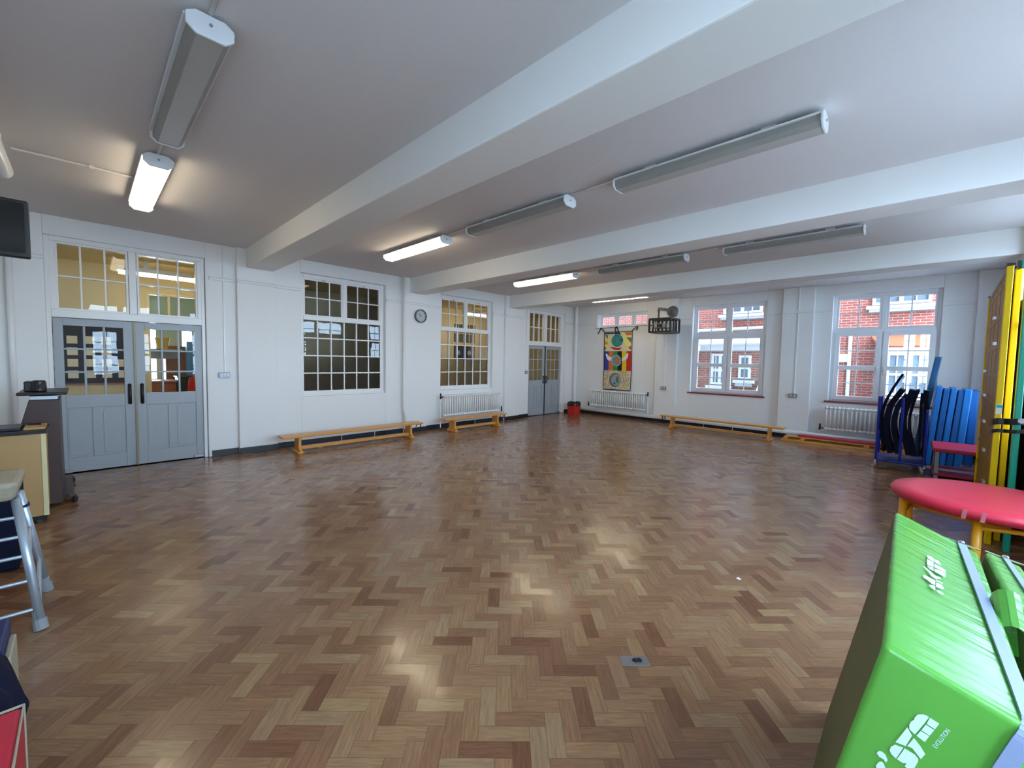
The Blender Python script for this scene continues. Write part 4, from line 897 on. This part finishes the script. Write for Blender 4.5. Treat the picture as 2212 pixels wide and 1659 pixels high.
# upright bright blue mats
def lean_mat(name, x0, x1, th, y0, y1, z1_, m, label, group, roll=True):  # one mat leaning on edge
    t = thing(name, (x0 + th / 2, (y0 + y1) / 2, 0), label, 'mat', group)
    mk('mat_body', MB().hexa([(x0, y0, 0), (x0 + th, y0, 0), (x0 + th, y1, 0), (x0, y1, 0), (x1, y0, z1_), (x1 + th, y0, z1_), (x1 + th, y1, z1_), (x1, y1, z1_)]), m, t, bevel=.012)
    if roll:
        c = x1 + th / 2; B = MB(); ym = (y0 + y1) / 2 - .1
        B.tube([(c - .01, y0 + .02, z1_ - .03), (c - .03, y0 + .02, z1_ + .012), (c + .02, y0 + .05, z1_ + .022), (c + .06, y0 + .05, z1_ - .012)], .007, 8); mk('carry_strap', B, m, t)
    return t
xs = [(.18, .262), (.262, .345), (.344, .425), (.426, .505), (.508, .57)]
nm = ('leftmost, its face catching the light', 'second from the left', 'middle one', 'fourth from the left', 'rightmost of the five')
for n, (a, b) in enumerate(xs): lean_mat('upright_mat', a, b, (.074, .074, .074, .074, .085)[n], 9.68 - .012 * n, 10.25, (1.31, 1.27, 1.29, 1.25, 1.28)[n], M_bluemat2 if n % 2 == 0 else M_bluemat, 'bright blue exercise mat standing upright beside the cart, ' + nm[n], 'bright blue mats standing in a row beside the cart', n in (1, 3))
lean_mat('upright_mat', .66, .67, .09, 10.15, 10.6, 1.24, M_bluemat, 'blue mat farther right in shadow, partly behind the yellow frame', 'bright blue mats standing in a row beside the cart')
lean_mat('tall_mat', .02, .235, .085, 10.32, 10.50, 1.80, mat('dark_teal_mat', (.0, .06, .16), .5), 'tall narrow dark blue mat leaning at the right edge of the far window', None, False)
# small red table
rt = thing('padded_table', (.5, 8.9, 0), 'small red-topped table with grey legs beside the blue mats', 'table')
mk('top', MB().box(.235, .84, 8.52, 9.38, .40, .455), M_redvinyl, rt, bevel=.015)
for x in (.29, .79):
    for y in (8.6, 9.3): mk('leg', MB().box(x - .022, x + .022, y - .022, y + .022, 0, .40), M_socket, rt, bevel=.004)
mk('lower_shelf', MB().box(.25, .83, 8.54, 9.36, .055, .085), M_redvinyl, rt, bevel=.008)
mk('rail', MB().box(.29, .79, 8.59, 8.61, .13, .16), M_socket, rt)
# yellow climbing frames
def climb(label, xa, ya, xb, yb2, ztop, fx):
    t = thing('climbing_frame', ((xa + xb) / 2, (ya + yb2) / 2, 0), label, 'climbing frame', 'yellow climbing frames folded against the right wall')
    A, Bq = Vector((xa, ya, 0)), Vector((xb, yb2, 0)); d = (Bq - A).normalized(); nrm = Vector((d.y, -d.x, 0))
    def stile(s, w, m, name='stile', z0=0., tk=.042):
        p = A + d * s; mk(name, MB().bar(p + Vector((0, 0, z0)), p + Vector((0, 0, ztop)), .0 + tk, w, d), m, t, bevel=.006)
    Ln = (Bq - A).length
    stile(0, .07, M_yellow); stile(Ln, .07, M_yellow)
    for s in (.14, .37, .60, .83): stile(Ln * s, .50, M_ochre, 'upright_board', 0, .022)
    for k in range(9):
        z = .12 + k * (ztop - .25) / 8
        mk('rung', MB().bar(A + Vector((0, 0, z)), Bq + Vector((0, 0, z)), .03, .045), M_ochre, t, bevel=.006)
    mk('top_rail', MB().bar(A + Vector((0, 0, ztop - .02)) + d * .03, Bq + Vector((0, 0, ztop - .02)), .03, .035), M_cream_pad, t)
    for k in range(7):
        p = A + d * Ln * (.16 + .13 * (k % 5)) - nrm * 0.034 + Vector((0, 0, .5 + k * .27)); mk('bracket', MB().box(p.x - .012, p.x + .006, p.y - .05, p.y + .05, p.z - .014, p.z + .014), M_rod, t)
    for s in (0, Ln):
        p = A + d * s; mk('cap', MB().box(p.x - .025, p.x + .025, p.y - .04, p.y + .04, ztop, ztop + .02), M_black, t)
    return t
c1 = climb('yellow wooden climbing frame panel nearest the blue mats, with a white-green sticker', .556, 5.75, .655, 8.2, 2.52, 0)
mk('sticker', MB().m(0).box(.538, .575, 5.712, 5.7145, 1.20, 1.29).m(1).box(.541, .572, 5.709, 5.7125, 1.258, 1.285), [M_white, M_teal], c1)
climb('yellow wooden climbing frame panel strapped behind the first one', .627, 5.94, .73, 8.3, 2.52, 0)
tf = thing('teal_frame', (.68, 5.6, 0), 'teal green upright metal frame post strapped beside the yellow frames', 'frame')
mk('post', MB().box(.632, .672, 5.58, 5.64, 0, 2.56), M_teal, tf, bevel=.006)
mk('arm', MB().box(.60, .95, 5.581, 5.639, 2.47, 2.53), M_teal, tf, bevel=.006); mk('arm_cap', MB().box(.582, .60, 5.578, 5.642, 2.465, 2.535), M_black, tf)
mk('back_post', MB().box(.672, .70, 5.98, 6.02, 0, 2.45), M_socket, tf); mk('brace', MB().bar((.66, 5.64, 2.0), (.69, 5.98, 2.0), .02, .05).bar((.66, 5.64, .6), (.69, 5.98, .6), .02, .05), M_socket, tf)
rp = solo('crash_pad', MB().box(.90, 1.10, 5.40, 7.0, 0, 1.15), mat('dark_red_vinyl', (.20, .008, .014), .4), (.98, 6.2, 0), 'dark red padded mat standing against the right wall behind the teal post', 'mat', bevel=.03, seg=3)
solo('gym_board', MB().box(.775, .85, 6.05, 7.6, 0, 2.35), mat('dark_brown_board', (.10, .035, .02), .5), (.81, 6.8, 0), 'tall dark brown board standing behind the teal post at the right edge', 'board', bevel=.006)
solo('paper_scrap', MB().prism([(-.885, 3.36, .001), (-.86, 3.355, .001), (-.85, 3.375, .001), (-.875, 3.385, .004)], (0, 0, .002)), M_white, (-.87, 3.37, .001), 'tiny white paper scrap on the parquet in front of the mats', 'paper scrap')
B = MB(); pth = [(.522, 5.78, 1.115), (.526, 5.70, 1.13), (.556, 5.69, 1.14), (.592, 5.69, 1.14), (.612, 5.64, 1.145), (.622, 5.575, 1.15), (.65, 5.565, 1.155), (.682, 5.565, 1.16), (.70, 5.59, 1.165)]
def belt(dz, h):
    o = len(B.v); n_ = len(pth)
    for i, p in enumerate(pth):
        a, b = Vector(pth[max(i - 1, 0)]), Vector(pth[min(i + 1, n_ - 1)]); d = b - a; nn = Vector((d.y, -d.x, 0)).normalized() * .004
        p = Vector(p) + Vector((0, 0, dz)); B.v += [tuple(p - nn + Vector((0, 0, -h / 2))), tuple(p + nn + Vector((0, 0, -h / 2))), tuple(p + nn + Vector((0, 0, h / 2))), tuple(p - nn + Vector((0, 0, h / 2)))]
        if i:
            q = o + 4 * i; B.f += [(q - 4 + k, q - 4 + (k + 1) % 4, q + (k + 1) % 4, q + k) for k in range(4)]
    B.f += [tuple(o + k for k in range(4))[::-1], tuple(o + 4 * (n_ - 1) + k for k in range(4))]
belt(0, .055); belt(-.085, .032)
sb = solo('strap', B, M_black, (.64, 5.64, 1.0), 'black webbing strap buckled around the yellow frames and teal post', 'strap')
mk('buckle', MB().disc((.672, 5.562, 1.165), (0, 1, 0), .022, .012, 16), M_steel, sb, off=(.64, 5.64, 1.0))
# round red table
rr = thing('round_table', (.42, 4.43, 0), 'round red vinyl padded table with orange-yellow tubular legs', 'table')
B = MB(); n = 48
prof = [(.40, .625), (.495, .632), (.515, .65), (.518, .675), (.50, .697), (.40, .703)]
ring_ = [[(.42 + r * math.cos(2 * PI * i / n), 4.43 + r * math.sin(2 * PI * i / n), z) for i in range(n)] for r, z in prof]
V = sum(ring_, []); Fc = [(k * n + i, k * n + (i + 1) % n, (k + 1) * n + (i + 1) % n, (k + 1) * n + i) for k in range(len(prof) - 1) for i in range(n)] + [tuple(range(n))[::-1], tuple((len(prof) - 1) * n + i for i in range(n))]
B.add(V, Fc); smooth_angle(mk('top', B, M_redvinyl, rr), 50)
LP = [(-.015, 4.33), (.02, 4.62), (.345, 4.06), (.82, 4.25)]
for x, y in LP: mk('leg', MB().tube([(x, y, .0), (x, y, .63)], .024, 12), M_orange, rr, smooth=True)
for (a, b, z) in ((0, 1, .5), (1, 0, .2), (2, 3, .56), (2, 3, .18), (0, 2, .12), (1, 3, .5)):
    mk('cross_rail', MB().tube([(*LP[a], z), (*LP[b], z)], .015, 10), M_orange, rr, smooth=True)
for k in (4.42, 4.58):
    x, y = .42 + .519 * math.cos(k), 4.43 + .519 * math.sin(k); mk('trim_tape', MB().bar((x, y, .635), (x + .006, y - .002, .695), .02, .004, (x - .42, y - 4.43, 0)), mat('pale_tape', (.55, .16, .18), .5), rr)
# ------------------------------------------------------------------ green crash mats
A, Bp, D, C = Vector((-.019, 1.197, 1.0)), Vector((-.029, 2.354, 1.0)), Vector((.21, 2.354, .899)), Vector((.205, 1.197, .935))
def crash(nm_, A, Bp, D, C, Ab, Bb, Db, Cb, label):
    t = thing(nm_, tuple((Ab + Bb + Db + Cb) / 4), label, 'crash mat', 'green crash mats on edge in the foreground')
    n = 10; rnd = random.Random(len(label))
    def lerp(a, b, t_): return a + (b - a) * t_
    # cover: subdivided box, slightly puffed
    bm = bmesh.new(); vs = [bm.verts.new(p) for p in (Ab, Cb, Db, Bb, A, C, D, Bp)]
    quads = [(3, 2, 1, 0), (4, 5, 6, 7), (0, 1, 5, 4), (1, 2, 6, 5), (2, 3, 7, 6), (3, 0, 4, 7)]
    fs = [bm.faces.new([vs[i] for i in q]) for q in quads]; bm.normal_update()
    bmesh.ops.bevel(bm, geom=list(bm.edges), offset=.014, segments=3, profile=.6, affect='EDGES')
    for f_ in bm.faces: f_.material_index = 0
    me_ = bpy.data.meshes.new('cover'); nl = (Ab - A).cross(Bp - A).normalized()
    bm.normal_update()
    for f_ in bm.faces:
        f_.smooth = True
        if abs(f_.normal.dot(nl)) > .97 and (f_.calc_center_median() - (A + Bb) / 2).length < .15: f_.material_index = 1
    L0 = Vector(t.location)
    for v in bm.verts: v.co -= L0
    bm.to_mesh(me_); bm.free(); me_.materials.append(M_green); me_.materials.append(M_olive)
    o = bpy.data.objects.new('cover', me_); COL.objects.link(o); o.parent = t
    return t
def dn(p, q, z): 
    k = (z - p.z) / (q.z - p.z); return p + (q - p) * k
Ab = Vector((-.215, 1.197, 0.0)); Bb = Vector((-.21, 2.354, 0.0))
off = (C - A)
m1 = crash('crash_mat', A, Bp, D, C, Ab, Bb, Bb + Vector((.245, 0, 0)), Ab + Vector((.232, 0, 0)), 'large green crash mat standing on edge, the nearest one with white logos')
A2, B2, D2, C2 = Vector((.262, 1.25, .90)), Vector((.226, 2.36, .913)), Vector((.315, 2.36, .885)), Vector((.40, 1.25, .86))
m2 = crash('crash_mat', A2, B2, D2, C2, Vector((.06, 1.25, 0)), Vector((.05, 2.36, 0)), Vector((.16, 2.36, 0)), Vector((.21, 1.25, 0)), 'second green crash mat behind the first, at the right edge')
def zipper(parent, pts, w=.009):
    B = MB()
    lat = (C - A).normalized() * w * .8
    for a, b in zip(pts, pts[1:]):
        n_ = (b - a).cross(lat).normalized() * .0025
        B.hexa([a - lat - n_, a + lat - n_, b + lat - n_, b - lat - n_, a - lat + n_, a + lat + n_, b + lat + n_, b - lat + n_])
    mk('zip', B, M_zip, parent)
# zip along the middle of the thickness, over the top edge and down the front
def edgept(P, Q, k): return P + (Q - P) * k
zk = .70
Zf, Zn = edgept(Bp, D, .80), edgept(A, C, .93)
upn = (Bp - A).cross(C - A).normalized(); upn = upn if upn.z > 0 else -upn
e1 = upn * .004
fb = edgept(Ab, Ab + Vector((.232, 0, 0)), .60)
pts = [Zf + e1 - Vector((0, 0, .12)) + Vector((0, .012, 0)), Zf + e1 + Vector((0, .006, -.008)), Zf + e1 + Vector((0, -.01, 0))]
for k in range(1, 12): pts.append(edgept(Zf, Zn, k / 12 * .97) + e1)
Zc = edgept(Zf, Zn, .97) + e1; F1 = Zn + Vector((-.012, -.006, -.03)); F2 = edgept(Zn, fb, .25) + Vector((0, -.006, 0))
for k in range(1, 7):
    t = k / 6; pts.append((1 - t) ** 2 * Zc + 2 * t * (1 - t) * (Zn + e1 + Vector((0, -.006, 0))) + t * t * F1)
for k in range(1, 9): pts.append(edgept(F1, fb + Vector((0, -.006, 0)), k / 8))
zipper(m1, pts, .016)
q = edgept(B2, D2, .55); r_ = edgept(A2, C2, .6); up2 = Vector((.25, 0, .97)) * .004
zipper(m2, [q + up2 + Vector((0, .008, -.05)), q + up2, edgept(q, r_, .5) + up2, r_ + up2, r_ + Vector((-.005, -.006, -.02)), r_ + Vector((-.1, -.006, -.5))], .011)
for mm, zz in ((m1, Zf), (m2, q)):
    mk('zip_pull', MB().bar(zz + Vector((-.05, .004, .014)), zz + Vector((.05, .004, -.008)), .008, .004).ball(zz + Vector((0, .002, .006)), .010, 8), M_chrome, mm)
# carrying handle loop of the first mat
hb_ = Vector((.222, 1.80, .93)); B = MB(); prev = None
for (cx, cz, R0, a0, a1) in ((.0, .0, .040, 200, -150), (.075, -.03, .05, -20, 190)):
    for k in range(15):
        a = math.radians(a0 + (a1 - a0) * k / 14); p = hb_ + Vector((cx + R0 * math.cos(a) * .8, .0, cz + R0 * math.sin(a)))
        if prev is not None and k: B.hexa([prev + Vector((0, -.10, -.05)), prev + Vector((.003, -.10, -.05)), prev + Vector((.003, .03, .0)), prev + Vector((0, .03, 0)), p + Vector((0, -.10, -.05)), p + Vector((.003, -.10, -.05)), p + Vector((.003, .03, 0)), p + Vector((0, .03, 0))])
        prev = p
mk('handle', B, M_green, m1)
# printed logo on the mat: traced in the print's own plane
def decal(polys, s, u0, v0, n, p, parent, lift=.0025):
    B = MB(); nv = Vector(n).normalized(); nv = nv if nv.dot(CAM - Vector(p)) > 0 else -nv
    for pl in polys:
        q = [on(u0 + x / s, v0 + y / s, n, p) + nv * lift for x, y in pl]; B.add(q, [tuple(range(len(q)))])
    return mk('printed_logo', B, M_print, parent)
nf = (C - A).cross(Ab - A).normalized()
decal([[(1050, 640), (1090, 570), (1150, 540), (1170, 480), (1230, 420), (1330, 413), (1430, 445), (1475, 480), (1370, 620), (1170, 855), (1050, 740)],
       [(1495, 490), (1700, 620), (1605, 742), (1425, 625)], [(1405, 640), (1590, 760), (1490, 880), (1312, 760)], [(1297, 775), (1480, 890), (1385, 1020), (1200, 880)],
       [(1005, 700), (1110, 880), (970, 1105), (750, 1020)], [(1150, 930), (1290, 1110), (1395, 1280), (1300, 1390), (1160, 1210), (1110, 1150), (1000, 1105)],
       [(620, 1200), (650, 1120), (740, 1075), (920, 1140), (760, 1380), (660, 1280)], [(950, 1155), (1170, 1290), (1240, 1380), (1240, 1440), (1150, 1600), (1000, 1600), (950, 1540), (990, 1480), (900, 1470), (780, 1390)],
       [(340, 1260), (380, 1213), (450, 1220), (530, 1290), (580, 1410), (540, 1470), (500, 1400), (400, 1340)], [(330, 1520), (390, 1450), (450, 1440), (490, 1480), (540, 1600), (530, 1760), (360, 1760), (335, 1600)]], 10.055, 1860, 1500, nf, A, m1)
nt_ = (Bp - A).cross(C - A).normalized()
nt_ = (Bp - A).cross((D + C) / 2 - (A + Bp) / 2).normalized()
decal([[(305, 275), (460, 345), (500, 380), (500, 480), (320, 375)], [(515, 400), (640, 450), (710, 560), (690, 580), (520, 485)], [(300, 400), (495, 490), (490, 650), (300, 570)], [(515, 535), (760, 670), (850, 740), (860, 820), (790, 780), (515, 640)],
       [(300, 600), (485, 660), (500, 760), (370, 690)], [(516, 680), (700, 750), (850, 830), (850, 950), (700, 870), (530, 780)], [(180, 620), (230, 630), (400, 760), (500, 860), (560, 900), (690, 940), (740, 1010), (560, 990), (420, 900), (320, 760)],
       [(180, 880), (240, 880), (420, 980), (545, 1040), (540, 1180), (440, 1140), (330, 1040), (190, 950)], [(565, 1010), (750, 1100), (770, 1150), (570, 1060)], [(565, 1095), (700, 1150), (810, 1260), (770, 1310), (570, 1230)], [(350, 1165), (540, 1200), (545, 1345), (420, 1260)], [(560, 1320), (700, 1360), (800, 1450), (760, 1460), (640, 1410)]], 13.82, 1980, 1180, nt_, A, m1)
fc = bpy.data.curves.new('lettering', 'FONT'); fc.body = 'EVOLUTION'; fc.size = 1.0
fo = bpy.data.objects.new('lettering', fc); COL.objects.link(fo); bpy.context.view_layer.update()
lm = bpy.data.meshes.new_from_object(fo.evaluated_get(bpy.context.evaluated_depsgraph_get())); bpy.data.objects.remove(fo)
bp0 = on(1860 + 1640 / 10.055, 1500 + 1160 / 10.055, nf, A); bp1 = on(1860 + 1945 / 10.055, 1500 + 785 / 10.055, nf, A); tp0 = on(1860 + 1540 / 10.055, 1500 + 1090 / 10.055, nf, A)
xs_ = [v.co.x for v in lm.vertices]; wx = max(xs_) - min(xs_); nv = nf if nf.y < 0 else -nf
for v in lm.vertices:
    a, b = (v.co.x - min(xs_)) / wx, v.co.y / .73
    v.co = bp0 + (bp1 - bp0) * a + (tp0 - bp0) * b + nv * .0025 - Vector(m1['_o'])
lm.materials.append(M_print); lo = bpy.data.objects.new('printed_logo', lm); COL.objects.link(lo); lo.parent = m1
# ------------------------------------------------------------------ daylight
w = bpy.data.worlds.new('sky'); S.world = w; w.use_nodes = True
bgn = w.node_tree.nodes['Background']; bgn.inputs[0].default_value = (.54, .765, 1.0, 1); bgn.inputs[1].default_value = 24.0
def portal(x, y, z, sx, sy, rot):
    l = bpy.data.lights.new('portal', 'AREA'); l.shape = 'RECTANGLE'; l.size = sx; l.size_y = sy; l.cycles.is_portal = True
    o = bpy.data.objects.new('portal', l); COL.objects.link(o); o.location = (x, y, z); o.rotation_euler = rot
for a, b in RW: portal(XR + .32, (a + b) / 2, (HZ0 + HZ1) / 2, HZ1 - HZ0, b - a, (0, PI / 2, 0))
for a, b in BW: portal((a + b) / 2, YB - .27, (HZ0 + HZ1) / 2, b - a, HZ1 - HZ0, (PI / 2, 0, 0))
for a, b in WX: portal((a + b) / 2, YW + .32, (HZ0 + HZ1) / 2, b - a, HZ1 - HZ0, (-PI / 2, 0, 0))
for o in bpy.data.objects:
    if '_o' in o: del o['_o']
S.view_settings.view_transform = 'Standard'; S.view_settings.look = 'None'; S.view_settings.gamma = 1; S.view_settings.exposure = 0.03; S.view_settings.use_curve_mapping = False
c = S.cycles; c.use_denoising = True; c.max_bounces = 8; c.diffuse_bounces = 5; c.glossy_bounces = 4; c.transparent_max_bounces = 14; c.use_adaptive_sampling = True; c.adaptive_threshold = .025; c.sample_clamp_indirect = 6; c.caustics_reflective = False; c.caustics_refractive = False
